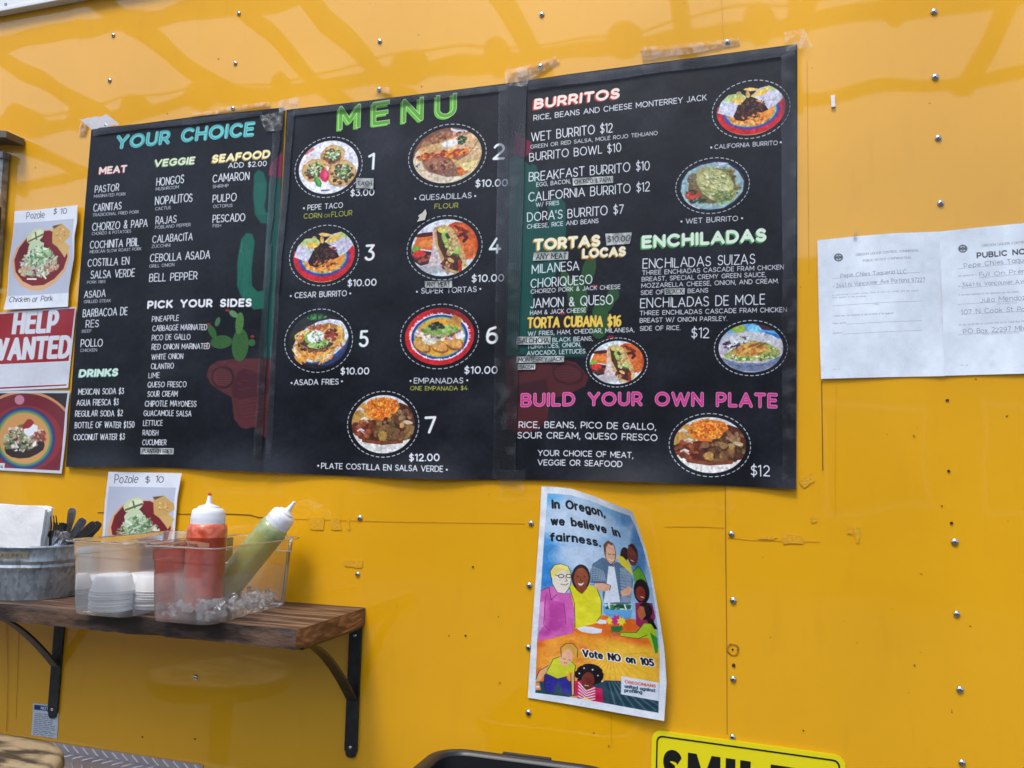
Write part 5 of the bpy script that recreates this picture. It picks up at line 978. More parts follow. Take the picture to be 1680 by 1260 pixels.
# screw holes and dirt rings
hole = mat('screw_hole', (.03, .018, .01), .8); stain = mat('rust_stain', srgb((140, 92, 20)), .6, noise=(160, .45, .6, srgb((196, 134, 20)), (1, 1, 1)))
for x, y, r, m_, nm in [(1554, 657, .003, hole, 'screw_hole'), (1556, 773, .0028, hole, 'screw_hole'), (1545, 830, .0016, hole, 'screw_hole'), (1560.6, 858, .003, hole, 'screw_hole'), (1204, 1091, .0036, hole, 'screw_hole'), (1202, 1065, .0024, hole, 'screw_hole'), (764, 1043, .0022, hole, 'dirt_spot'), (776, 930, .0024, hole, 'dirt_spot'), (818, 1012, .0012, hole, 'dirt_spot'), (999, 1224, .0022, stain, 'dirt_spot'), (1499, 715, .002, stain, 'dirt_spot'), (1500, 1091, .002, stain, 'dirt_spot'), (234, 1209, .0022, hole, 'dirt_spot'), (320, 1212, .0018, hole, 'dirt_spot'), (737, 1043, .0014, hole, 'dirt_spot'), (1318, 1198, .0015, hole, 'dirt_spot'), (820, 1120, .002, stain, 'dirt_spot')]:
    p = aty(x, y); mb = MB(); yy = -.0012 if x < 1191 else -.0026
    n = 9; mb.prism_y([(p[0] + r * random.uniform(.75, 1.2) * math.cos(2 * math.pi * i / n), p[2] + r * random.uniform(.75, 1.2) * math.sin(2 * math.pi * i / n)) for i in range(n)], yy, yy + .0006); mb.build(nm, m_, trl)
mb = MB(); p = aty(1202, 1065)
for i in range(16):
    a = 2 * math.pi * i / 16; rr = .0105 + random.uniform(-.001, .001); c = (p[0] + rr * math.cos(a), p[2] + rr * math.sin(a)); mb.prism_y([(c[0] + .0025 * math.cos(t), c[1] + .0016 * math.sin(t)) for t in np.linspace(0, 5.5, 6)], -.0025 - .00003 * (i % 4), -.0019)
mb.build('rust_ring', stain, trl)
# gummy marks left by old tape
gum = mat('old_tape_glue', srgb((204, 146, 14)), .6, noise=(220, .38, .56, srgb((224, 165, 8)), (1, 1, 2)))
for q in ([(507, 849), (533, 851), (532, 870), (508, 869)], [(543, 850), (557, 851), (561, 870), (544, 869)], [(571, 851), (574, 858), (574, 868), (570, 870)], [(1244, 880), (1274, 881), (1268, 886), (1246, 885)], [(1284, 877), (1316, 879), (1318, 893), (1284, 892)], [(1389, 864), (1396, 863), (1398, 875), (1391, 876)], [(1399, 864), (1412, 866), (1409, 890), (1404, 890)], [(1310, 790), (1332, 775), (1336, 790), (1318, 800)], [(563, 918), (595, 920), (594, 932), (566, 930)], [(1330, 846), (1340, 848), (1339, 856), (1331, 857)]):
    yy = -.0012 if q[0][0] < 1191 else -.0026; mb = MB(); pts = []
    for (a, b), (c, d) in zip(q, q[1:] + q[:1]):
        for t in (0, .33, .66): pp = aty(a + (c - a) * t + random.uniform(-1.2, 1.2), b + (d - b) * t + random.uniform(-1.2, 1.2)); pts.append((pp[0], pp[2]))
    mb.prism_y(pts, yy, yy + .0007); mb.build('tape_residue', gum, trl)
# top rail with screw
zt = float(aty(0, 28)[2]); zt2 = float(aty(145, 1)[2]); white = mat('white_rail', (.72, .76, .78), .35)
MB().box(-4.2, 3.4, -.024, .0, zt, zt + .012).box(-4.2, 3.4, -.02, -.001, zt + .0125, 3.045).build('top_rail', white, trl, bevel=.002)
scr = MB(); scr.lathe([(.005, 0), (.005, .001), (.003, .003)], 10); s0 = scr.build('rail_screw', chrome, trl, smooth=True); p = aty(9, 6, -.021); s0.location = p; s0.rotation_euler = (R_(90), 0, 0)

# service window frame, prop bar and latch at the left edge
wf = empty('service_window', tuple(aty(0, 260))); tag(wf, 'aluminium service window frame with black latch at the wall edge', 'service window')
old = mat('weathered_aluminium', (.42, .43, .43), .5, .8, noise=(40, .35, .65, (.2, .2, .2), (1, 1, 1)))
def wpt(x, y, Y=0): p = aty(x, y, Y); return Vector(p)
def bar(mb, a, b, w, y0, y1):
    a, b = aty(*a), aty(*b); t = (b - a) / np.linalg.norm(b - a); n = np.array([-t[2], 0, t[0]]) * w / 2
    mb.prism_y([((a + n)[0], (a + n)[2]), ((b + n)[0], (b + n)[2]), ((b - n)[0], (b - n)[2]), ((a - n)[0], (a - n)[2])], y0, y1)
wf.location = (0, 0, 0)
mb = MB(); bar(mb, (9, 262), (-6, 470), .034, -.022, -.001); bar(mb, (-30, 263), (18, 259), .02, -.026, -.0005); mb.build('window_frame', old, wf, bevel=.001)
mb = MB(); bar(mb, (-17, 275), (-30, 480), .05, -.008, -.001); mb.build('window_glass', mat('dark_glass', (.01, .011, .012), .05), wf)
mb = MB(); bar(mb, (9.5, 345), (7.5, 382), .024, -.05, -.0225); bar(mb, (10, 352), (9, 374), .014, -.058, -.051); mb.build('latch', mat('latch_black', (.012, .012, .013), .4), wf, bevel=.002)
mb = MB(); bar(mb, (-4, 480), (-16, 800), .01, -.01, -.001); mb.build('frame_edge', old, wf)
pb = MB(); a, b = aty(-60, 226, -.0), aty(41, 234, -.0)
pb.add([(a[0], -.06, a[2] + .012), (b[0], -.06, b[2] + .010), (b[0], -.06, b[2] - .010), (a[0], -.06, a[2] - .016), (a[0], -.001, a[2] + .012), (b[0], -.001, b[2] + .010), (b[0], -.001, b[2] - .010), (a[0], -.001, a[2] - .016)], [(0, 1, 2, 3), (4, 7, 6, 5), (0, 4, 5, 1), (1, 5, 6, 2), (2, 6, 7, 3), (3, 7, 4, 0)])
po = pb.build('awning_arm', mat('arm_metal', srgb((120, 112, 98)), .5, .5, noise=(30, .3, .7, srgb((96, 90, 80)), (1, 1, 1))), None, bevel=.001)
tag(po, 'dull grey metal arm end above the service window', 'metal arm')
# white plastic chip
mb = MB(); bar(mb, (1366, 158), (1367, 177), .0075, -.006, -.0026); tag(mb.build('plastic_clip', mat('clip_white', (.75, .76, .76), .4)), 'tiny white plastic clip on the bare wall beside the burrito board', 'clip')

# diamond plate guard
dpm = mat('tread_plate', (.42, .39, .4), .4, .55, noise=(9, .3, .7, (.5, .47, .48), (1, 1, 1)), bump=(22, .0006, (1, 1, 1)))
dp = empty('tread_plate_guard', (0, 0, 0)); tag(dp, 'shiny diamond tread plate box along the trailer base', 'tread plate')
zt_ = float(aty(200, 1234)[2]); xr_ = float(aty(334, 1256)[0]); xl_ = -2.6
prof = [(-.0025, zt_), (-.0025, zt_ - .022), (-.05, zt_ - .035), (-.16, zt_ - .06), (-.2, zt_ - .1), (-.21, zt_ - .3)]
mb = MB(); n = len(prof)
ring_ = lambda x: [(x, y, z) for y, z in prof] + [(x, y + .0018, z - .0018) for i, (y, z) in reversed(list(enumerate(prof)))]
mb.loft([ring_(xl_), ring_(xr_)]); mb.build('plate_sheet', dpm, dp)
lug = MB(); lug.loft([[(-.014, -.003, 0), (.014, -.003, 0), (.014, .003, 0), (-.014, .003, 0)], [(-.009, -.0008, .002), (.009, -.0008, .002), (.009, .0008, .002), (-.009, .0008, .002)]])
lm = lug.build('tread_bar', dpm, dp); first = True; k = 0
for i in range(44):
    for j, (t, seg) in enumerate(((.5, 0), (.15, 1), (.75, 1), (.1, 2), (.35, 2), (.6, 2), (.85, 2))):
        x = xr_ - .015 - i * .03
        (ya, za), (yb, zb) = prof[seg], prof[seg + 1]; y, z = ya + (yb - ya) * t, za + (zb - za) * t
        q = Vector((x + (.015 if j % 2 else 0), y, z)); nn = Vector((0, (zb - za), -(yb - ya))).normalized()
        if nn.y > 0: nn = -nn
        o = lm if first else lm.copy()
        if not first: col.objects.link(o)
        first = False; k += 1
        rot = nn.to_track_quat('Z', 'Y').to_matrix().to_4x4() @ Matrix.Rotation(R_(38 if j % 2 else -38), 4, 'Z')
        o.matrix_world = Matrix.Translation(q) @ rot
        if k >= 290: break
    if k >= 290: break

# ------------------------------------------------------------------ wall shelf
SZ = 1.289
def wood_mat(name, c1, c2, c3, st, scale=6, rough=.55):
    m = bpy.data.materials.new(name); m.use_nodes = True; nt = m.node_tree; N = nt.nodes; L = nt.links; p = N['Principled BSDF']
    tc = N.new('ShaderNodeTexCoord'); mp = N.new('ShaderNodeMapping'); mp.inputs['Scale'].default_value = st
    n0 = N.new('ShaderNodeTexNoise'); n0.inputs['Scale'].default_value = 1.6; n0.inputs['Detail'].default_value = 2; L.new(tc.outputs['Object'], mp.inputs[0]); L.new(mp.outputs[0], n0.inputs['Vector'])
    mx = N.new('ShaderNodeMixRGB'); mx.inputs[0].default_value = .22; L.new(mp.outputs[0], mx.inputs[1]); L.new(n0.outputs['Color'], mx.inputs[2])
    wv = N.new('ShaderNodeTexWave'); wv.wave_type = 'RINGS'; wv.rings_direction = 'X'; wv.inputs['Scale'].default_value = scale; wv.inputs['Distortion'].default_value = 7; wv.inputs['Detail'].default_value = 4; wv.inputs['Detail Scale'].default_value = 1.6
    L.new(mx.outputs[0], wv.inputs['Vector'])
    rp = N.new('ShaderNodeValToRGB'); e = rp.color_ramp.elements; e[0].color = (*c1, 1); e[1].color = (*c2, 1); e[0].position = .15; e[1].position = .85; L.new(wv.outputs['Fac'], rp.inputs[0])
    n1 = N.new('ShaderNodeTexNoise'); n1.inputs['Scale'].default_value = 5; n1.inputs['Detail'].default_value = 8; L.new(mp.outputs[0], n1.inputs['Vector'])
    r1 = N.new('ShaderNodeValToRGB'); r1.color_ramp.elements[0].position = .43; r1.color_ramp.elements[1].position = .6; L.new(n1.outputs['Fac'], r1.inputs[0])
    m2 = N.new('ShaderNodeMixRGB'); m2.inputs[2].default_value = (*c3, 1); L.new(r1.outputs[0], m2.inputs[0]); L.new(rp.outputs[0], m2.inputs[1]); L.new(m2.outputs[0], p.inputs['Base Color'])
    bp = N.new('ShaderNodeBump'); bp.inputs['Distance'].default_value = .0012; L.new(wv.outputs['Fac'], bp.inputs['Height']); L.new(bp.outputs[0], p.inputs['Normal'])
    p.inputs['Roughness'].default_value = rough; return m
shelf = empty('wall_shelf', (-1.5, 0, SZ)); tag(shelf, 'thick stained wooden plank shelf on black iron brackets', 'shelf')
wd = wood_mat('stained_plank', srgb((98, 72, 54)), srgb((134, 102, 78)), srgb((56, 40, 31)), (1.1, 9, 12), 2.2)
nx, ny, nz = 90, 10, 3; X0, X1 = -2.55, -.868
from mathutils import noise as mnoise
V = []; F = []
secs = []
for i in range(nx + 1):
    x = X0 + (X1 - X0) * i / nx
    sec = [(-.001, 0)] + [(-.285 * j / ny, 0) for j in range(1, ny + 1)] + [(-.287, -.008), (-.286, -.02), (-.284, -.037)] + [(-.285 * (1 - j / 3), -.0385) for j in range(1, 3)] + [(-.001, -.0385)]
    rr = []
    for k, (y, z) in enumerate(sec):
        nn = mnoise.noise(Vector((x * 9, y * 9, z * 60))); n2 = mnoise.noise(Vector((x * 34, k * 3.1, 2)))
        fr = 1.7 if y < -.28 else 0
        rr.append((x - (-1.5), y + fr * (nn * .003 + n2 * .0016), z + (nn * .0012 + (n2 * .002 if z < -.03 and fr else n2 * .0004) if k not in (0, len(sec) - 1) else 0)))
    secs.append(rr)
secs[-1] = [(p[0] - .004, p[1] * .99, p[2] * .98) for p in secs[-1]] if False else secs[-1]
edge = mat('live_edge', srgb((94, 71, 54)), .65, noise=(1, .42, .6, srgb((40, 28, 22)), (9, 30, 42)), bump=(1, .004, (30, 40, 60)))
endg = wood_mat('end_grain', srgb((126, 84, 56)), srgb((158, 110, 78)), srgb((86, 54, 36)), (1, 3, 14), 3, .6)
pl = MB().loft(secs); npt = len(secs[0])
pl.m = [(1 if (q % npt) in (10, 11, 12, 13) else 0) if q < nx * npt else 2 for q in range(len(pl.f))]
pl.build('plank', [wd, edge, endg], shelf, smooth=True)
iron = mat('black_iron', (.012, .013, .014), .42, .0, noise=(60, .4, .7, (.03, .028, .026), (1, 1, 1)), bump=(90, .0002, (1, 1, 1)))
def bracket(xc, zbot):
    w = .0155; b = MB(); zt0 = SZ - .0395
    # flat bar down the wall with a clipped round foot
    P = [(xc - w, zt0), (xc + w, zt0), (xc + w, zbot + .014), (xc + w * .75, zbot + .011), (xc + w * .7, zbot + .003), (xc + w * .3, zbot), (xc - w * .4, zbot), (xc - w * .75, zbot + .005), (xc - w * .8, zbot + .012), (xc - w, zbot + .015)]
    b.prism_y([(x + 1.5, z - SZ) for x, z in P], -.0068, -.0008)
    b.box(xc - w + 1.5, xc + w + 1.5, -.25, -.0069, zt0 - SZ - .006, zt0 - SZ - .0002)
    br = b.build('bracket', iron, shelf, bevel=.0008)
    c = MB(); rings = []
    for i in range(13):
        t = i / 12; y = -.2 * (1 - t) ** 1.0 - .009; z = zt0 - .0062 - .155 * t ** 1.45
        dy, dz = .2, -.155 * 1.45 * max(t, .02) ** .45; l = math.hypot(dy, dz); ny_, nz_ = -dz / l * .0028, dy / l * .0028
        rings.append([(xc - w * .8 + 1.5, y - ny_, z - nz_ - SZ), (xc + w * .8 + 1.5, y - ny_, z - nz_ - SZ), (xc + w * .8 + 1.5, y + ny_, z + nz_ - SZ), (xc - w * .8 + 1.5, y + ny_, z + nz_ - SZ)])
    c.loft(rings).build('brace', iron, br)
    for z in (zt0 - .022, zbot + .022):
        s = MB(); s.lathe([(.0042, 0), (.004, .0012), (.0024, .0024), (.0008, .0026)], 10); so = s.build('screw', chrome, br, smooth=True)
        so.location = (xc + 1.5, -.0069, z - SZ); so.rotation_euler = (R_(90), 0, 0)
bracket(-.888, .963); bracket(-1.727, .958)

# ------------------------------------------------------------------ things on the shelf
galv = bpy.data.materials.new('galvanised_steel'); galv.use_nodes = True
nt = galv.node_tree; p = nt.nodes['Principled BSDF']; vo = nt.nodes.new('ShaderNodeTexVoronoi'); vo.inputs['Scale'].default_value = 150; tc = nt.nodes.new('ShaderNodeTexCoord')
mpg = nt.nodes.new('ShaderNodeMapping'); mpg.inputs['Scale'].default_value = (1, 1, .5); nt.links.new(tc.outputs['Object'], mpg.inputs[0])
rp = nt.nodes.new('ShaderNodeValToRGB'); rp.color_ramp.elements[0].color = (.17, .205, .22, 1); rp.color_ramp.elements[1].color = (.44, .5, .53, 1); rp.color_ramp.elements[0].position = .25; rp.color_ramp.elements[1].position = .75
nzg = nt.nodes.new('ShaderNodeTexNoise'); nzg.inputs['Scale'].default_value = 24; nzg.inputs['Detail'].default_value = 6; mxg = nt.nodes.new('ShaderNodeMixRGB'); mxg.inputs[0].default_value = .55
nt.links.new(mpg.outputs[0], vo.inputs['Vector']); nt.links.new(mpg.outputs[0], nzg.inputs['Vector']); nt.links.new(vo.outputs['Color'], mxg.inputs[1]); nt.links.new(nzg.outputs['Fac'], mxg.inputs[2])
nt.links.new(mxg.outputs[0], rp.inputs[0]); nt.links.new(rp.outputs[0], p.inputs['Base Color']); p.inputs['Metallic'].default_value = .55; p.inputs['Roughness'].default_value = .38
rr_ = nt.nodes.new('ShaderNodeMapRange'); rr_.inputs[3].default_value = .28; rr_.inputs[4].default_value = .55; nt.links.new(nzg.outputs['Fac'], rr_.inputs[0]); nt.links.new(rr_.outputs[0], p.inputs['Roughness'])
TCX, TCY = -1.818, -.158
tub = empty('metal_tub', (TCX, TCY, SZ + .001)); tag(tub, 'oval galvanised steel tub holding napkins and cutlery', 'tub')
def oval(rx, ry, z, n=120):
    sp_ = lambda c: math.copysign(abs(c) ** .72, c)
    return [(rx * sp_(math.cos(2 * math.pi * i / n)), ry * sp_(math.sin(2 * math.pi * i / n)), z) for i in range(n)]
H = .118; prof = [(0, 0), (.004, .002), (.012, .05)]
def tubr(z, o=0): t = z / H; return (.262 + .016 * t + o, .12 + .012 * t + o)
outer = [0, .004, .03, .055, .066, .069, .073, .076, .079, .084, .087, .091, .1, .11, H]; bump_ = {.069: .0016, .073: .003, .076: .0016, .084: .0016, .087: .003, .091: .0016}
R1 = [oval(*tubr(z, bump_.get(z, 0)), z) for z in outer]
R2 = [oval(*tubr(z, -.0015), z) for z in reversed(outer[1:])]
MB().loft([oval(.05, .03, 0)] + R1 + R2 + [oval(.05, .03, .004)]).build('tub_body', galv, tub, smooth=True)
rim = MB(); pts = [Vector(p) for p in oval(*tubr(H, .001), H)]; n = len(pts); rings = []
for i in range(n):
    t = (pts[(i + 1) % n] - pts[i - 1]).normalized(); a = t.cross(Vector((0, 0, 1)))
    rings.append([tuple(pts[i] + a * .0032 * math.cos(q) + Vector((0, 0, 1)) * .0032 * math.sin(q)) for q in np.linspace(0, 6.283, 8, endpoint=False)])
rings.append(rings[0]); rim.loft(rings, False, False).build('rolled_rim', galv, tub, smooth=True)
# masking-tape tag on the tub
mt = MB(); vs = []; K = 8
a0, a1 = R_(-58), R_(-37)
outr = [];
for i in range(K + 1):
    a = a0 + (a1 - a0) * i / K; q = random.uniform(-.001, .001)
    for z in (.0935 + .002 * (i / K) + q, .1075 + .002 * (i / K)):
        rx, ry = tubr(z, .0012); outr.append((rx * math.cos(a) ** .72, -ry * abs(math.sin(a)) ** .72, z))
mt.add(outr, [(2 * i, 2 * i + 2, 2 * i + 3, 2 * i + 1) for i in range(K)])
tmask = mt.build('masking_tape', mat('masking_tape', srgb((150, 142, 118)), .7, noise=(120, .4, .7, srgb((120, 112, 92)), (1, 1, 1))), tub, solid=.0004)
# faint pen marks FORKS on it
pm = MB(); txt = 'FORKS'; xx = 0
for ch in txt:
    for k in G[ch][1]:
        pp = []
        for (a, b) in k:
            s_ = (xx + a * .7) / 4.2; ang = a0 + (a1 - a0) * (.12 + .76 * s_); z = .0965 + .002 * s_ + b * .008; rx, ry = tubr(z, .0022); pp.append((rx * math.cos(ang) ** .72, -ry * abs(math.sin(ang)) ** .72, z))
        if len(pp) > 1: pm.tube(pp, .0004, 4)
    xx += (G[ch][0] + .25) * .7 * 1.25
pm.build('pen_mark', mat('pen_grey', srgb((86, 88, 84)), .7), tub)

# napkins: a folded stack standing in the tub
nm = mat('napkin_paper', (.78, .78, .77), .85, bump=(70, .0012, (1, 1, 1)))
for k in range(5):
    t = empty('paper_napkin', (0, 0, 0)) if False else None
    mb = MB(); x0, x1 = -1.81 + .004 * k, -1.619 + random.uniform(-.003, .002) + (.0 if k == 0 else -.004 * k); z0, z1 = 1.325, 1.4925 - .004 * (k % 2) + .001 * k + random.uniform(-.001, .001)
    NX, NZ = 14, 10; front = []
    for j in range(NZ + 1):
        for i in range(NX + 1):
            u, v = i / NX, j / NZ; wv_ = .002 * math.sin(5 * u + k) + .004 * mnoise.noise(Vector((u * 5, v * 5, k)))
            front.append((x0 + (x1 - x0) * u, -.188 + .0072 * k + wv_ + .012 * v - .002 * math.sin(3 * v), z0 + (z1 - z0) * v + .003 * math.sin(2.5 * u + k * .9) * v - .010 * max(0, u - .9) * 6 * v - .005 * (1 - u) * 0))
    back = [(a, b + .0058, c) for a, b, c in front]; nn = len(front); fs = []
    for j in range(NZ):
        for i in range(NX):
            a = j * (NX + 1) + i; fs += [(a, a + 1, a + NX + 2, a + NX + 1), (nn + a, nn + a + NX + 1, nn + a + NX + 2, nn + a + 1)]
    rimi = [i for i in range(NX + 1)] + [(j * (NX + 1) + NX) for j in range(1, NZ + 1)] + [NZ * (NX + 1) + i for i in range(NX - 1, -1, -1)] + [j * (NX + 1) for j in range(NZ - 1, 0, -1)]
    for a, b in zip(rimi, rimi[1:] + rimi[:1]): fs.append((a, nn + a, nn + b, b))
    mb.add(front + back, fs); o = mb.build('paper_napkin', nm, None, smooth=True)
    tag(o, ['white folded paper napkin at the front of the bunch in the tub', 'second white napkin behind the front one in the tub', 'middle white napkin of the bunch in the steel tub', 'fourth white napkin counted from the front of the tub', 'rearmost white napkin in the bunch beside the cutlery'][k], 'napkin', 'paper napkins in the tub')

steel = mat('cutlery_steel', (.55, .56, .58), .2, 1); blkp = mat('cutlery_dark', (.14, .13, .13), .25, .9)
def cutlery(kind, tip, base, m_, label, name, tw=0):
    """handle end at tip (up), business end down in the tub; forks can be tines up"""
    a, b = Vector(base), Vector(tip); ax = (b - a); Ln = ax.length; ax.normalize(); sd = ax.cross(Vector((0, -1, 0))).normalized()
    q = Matrix.Rotation(tw, 3, ax); sd = q @ sd; th = ax.cross(sd).normalized()
    o = empty(name, a); tag(o, label, name, 'cutlery standing in the steel tub')
    def prof(pts, nm_, t=.0012):
        mb = MB(); r0 = []; L_ = [(s, w, d) for s, w, d in pts]; rings = []
        for s, w, d in L_:
            c = ax * (s * Ln) + th * d; rings.append([tuple(c + sd * w + th * t), tuple(c - sd * w + th * t), tuple(c - sd * w - th * t), tuple(c + sd * w - th * t)])
        mb.loft(rings); return mb.build(nm_, m_, o, smooth=False, bevel=.0006)
    if kind == 'fork_up':
        prof([(0, .004, 0), (.5, .003, 0), (.7, .004, .001), (.76, .011, .004), (.8, .012, .006)], 'handle')
        for i in range(4):
            mb = MB(); off = (-.0095 + i * .0063); rings = []
            for s, d in ((.8, .006), (.88, .008), (.96, .006), (1.0, .003)):
                c = ax * (s * Ln) + th * d + sd * off; w = .0019 if s < .95 else .0009
                rings.append([tuple(c + sd * w + th * .001), tuple(c - sd * w + th * .001), tuple(c - sd * w - th * .001), tuple(c + sd * w - th * .001)])
            mb.loft(rings).build('tine', m_, o)
    else:
        prof([(0, .006, 0), (.2, .005, 0), (.5, .0045, .001), (.72, .007, .003), (.9, .0105, .003), (.97, .0095, .002), (1.0, .005, .001)], 'handle', .0016)
def up(x, y, Y): return tuple(aty(x, y, Y))
CT = [('h', up(118.5, 833, -.11), (-1.625, -.12, 1.31), steel, 'upright steel knife handle, tallest of the cutlery', 'knife', .2),
      ('h', up(138, 851, -.12), (-1.665, -.14, 1.31), steel, 'bright steel handle leaning over the other cutlery', 'knife', .5),
      ('h', up(155, 858, -.14), (-1.68, -.15, 1.32), blkp, 'dark knife handle leaning beside the bright one', 'knife', .1),
      ('h', up(163, 857, -.11), (-1.66, -.1, 1.31), blkp, 'dark handle leaning furthest out over the clear pan', 'knife', .6),
      ('h', up(105, 858, -.15), (-1.64, -.15, 1.31), blkp, 'short dark handle just behind the upright knife', 'knife', .9),
      ('fork_up', up(84, 846, -.15), (-1.6, -.17, 1.3), blkp, 'dark fork with tines up touching the napkins', 'fork', .25),
      ('fork_up', up(94, 857, -.17), (-1.585, -.18, 1.3), blkp, 'dark fork with tines up, second out from the napkins', 'fork', .1),
      ('fork_up', up(96, 872, -.2), (-1.59, -.2, 1.3), steel, 'steel fork sitting low against the tub rim', 'fork', -.2),
      ('h', up(112, 874, -.19), (-1.66, -.2, 1.31), steel, 'low steel handle resting near the tub rim', 'knife', .8)]
for k, (kd, tp_, bs, m_, lb, nm_, tw) in enumerate(CT): cutlery(kd, tp_, bs, m_, lb, nm_, tw)

# clear food pans
def rrect(cx, cy, hx, hy, r, z, n=4):
    P = []
    for sx, sy, a in ((1, 1, 0), (-1, 1, 90), (-1, -1, 180), (1, -1, 270)):
        for i in range(n + 1):
            t = R_(a + 90 * i / n); P.append((cx + sx * (hx - r) + r * math.cos(t), cy + sy * (hy - r) + r * math.sin(t), z))
    return P
polyc = clear_mat('clear_polycarbonate', (.93, .92, .9), .05, .06, (.75, .74, .72), noise=(26, .35, .7, .03, .13, (1, 1, .4)), refl=1.1)
foggy = clear_mat('frosted_polycarbonate', (.9, .88, .86), .3, .15, (.66, .64, .62), noise=(22, .3, .7, .1, .3, (1, 1, .5)), refl=.8)
foggy2 = clear_mat('scratched_polycarbonate', (.92, .91, .9), .16, .12, (.74, .74, .73), noise=(18, .3, .7, .08, .26, (1, 1, .3)), refl=.9)
def pan(cx, cy, ang, label, fog):
    o = empty('food_pan', (cx, cy, SZ + .0015), ang); tag(o, label, 'food pan', 'clear plastic food pans on the shelf')
    HX, HY, D = .078, .152, .15; b = []
    for z, k in ((.0, .86), (.002, .885), (.012, .9), (.045, .925), (.09, .95), (.118, .962), (.119, .985), (.143, 1.0), (.148, 1.01)):
        b.append(rrect(0, 0, HX * k, HY * (1 - (1 - k) * .55), .022, z))
    MB().loft(b[:5], True, False).build('pan_base', foggy if fog else foggy2, o, smooth=True)
    MB().loft(b[4:], False, False).build('pan_wall', polyc if fog else foggy2, o, smooth=True)
    rimr = [rrect(0, 0, HX * 1.01, HY * 1.005, .022, .148), rrect(0, 0, HX * 1.02 + .001, HY * 1.01, .023, .1505), rrect(0, 0, HX + .0115, HY + .0115, .028, .1508), rrect(0, 0, HX + .0125, HY + .0125, .028, .1485), rrect(0, 0, HX + .0115, HY + .0115, .028, .147)]
    MB().loft(rimr, False, False).build('pan_rim', clear_mat('pan_rim_plastic', (.86, .85, .82), .22, .05, (.7, .7, .68), refl=1.6), o, smooth=True)
    return o
PX, PY = -1.108, -.186
pan(PX, PY, R_(1.5), 'clear plastic food pan with two sauce bottles and ice', True)
pan(-1.305, -.186, R_(.5), 'clear plastic food pan holding white portion cups', False)
# melting ice in the sauce pan
icem = clear_mat('ice', (.94, .95, .96), .2, .08, (.85, .87, .9), refl=1.3)
ic = MB()
for _ in range(250):
    s_ = random.uniform(.006, .013); z = SZ + .008 + random.random() ** .8 * .026
    x, y = PX + random.uniform(-.06, .06), PY + random.uniform(-.125, .125)
    if math.hypot(x + 1.152, y + .2) < .044: continue
    Rm = Matrix.Rotation(random.uniform(0, 6), 3, (random.random(), random.random(), random.random() + .1)); s2 = s_ * random.uniform(.5, .9)
    vs = []
    for dz in (-1, 1):
        for dx, dy in ((-1, -1), (1, -1), (1, 1), (-1, 1)): vs.append(Vector((x, y, z)) + Rm @ Vector((dx * s_ / 2 * random.uniform(.75, 1), dy * s_ / 2 * random.uniform(.75, 1), dz * s2 / 2)))
    ic.add(vs, [(0, 3, 2, 1), (4, 5, 6, 7), (0, 1, 5, 4), (1, 2, 6, 5), (2, 3, 7, 6), (3, 0, 4, 7)])
tag(ic.build('crushed_ice', icem, None, bevel=.001), 'crushed melting ice around the sauce bottles', 'ice', kind='stuff')

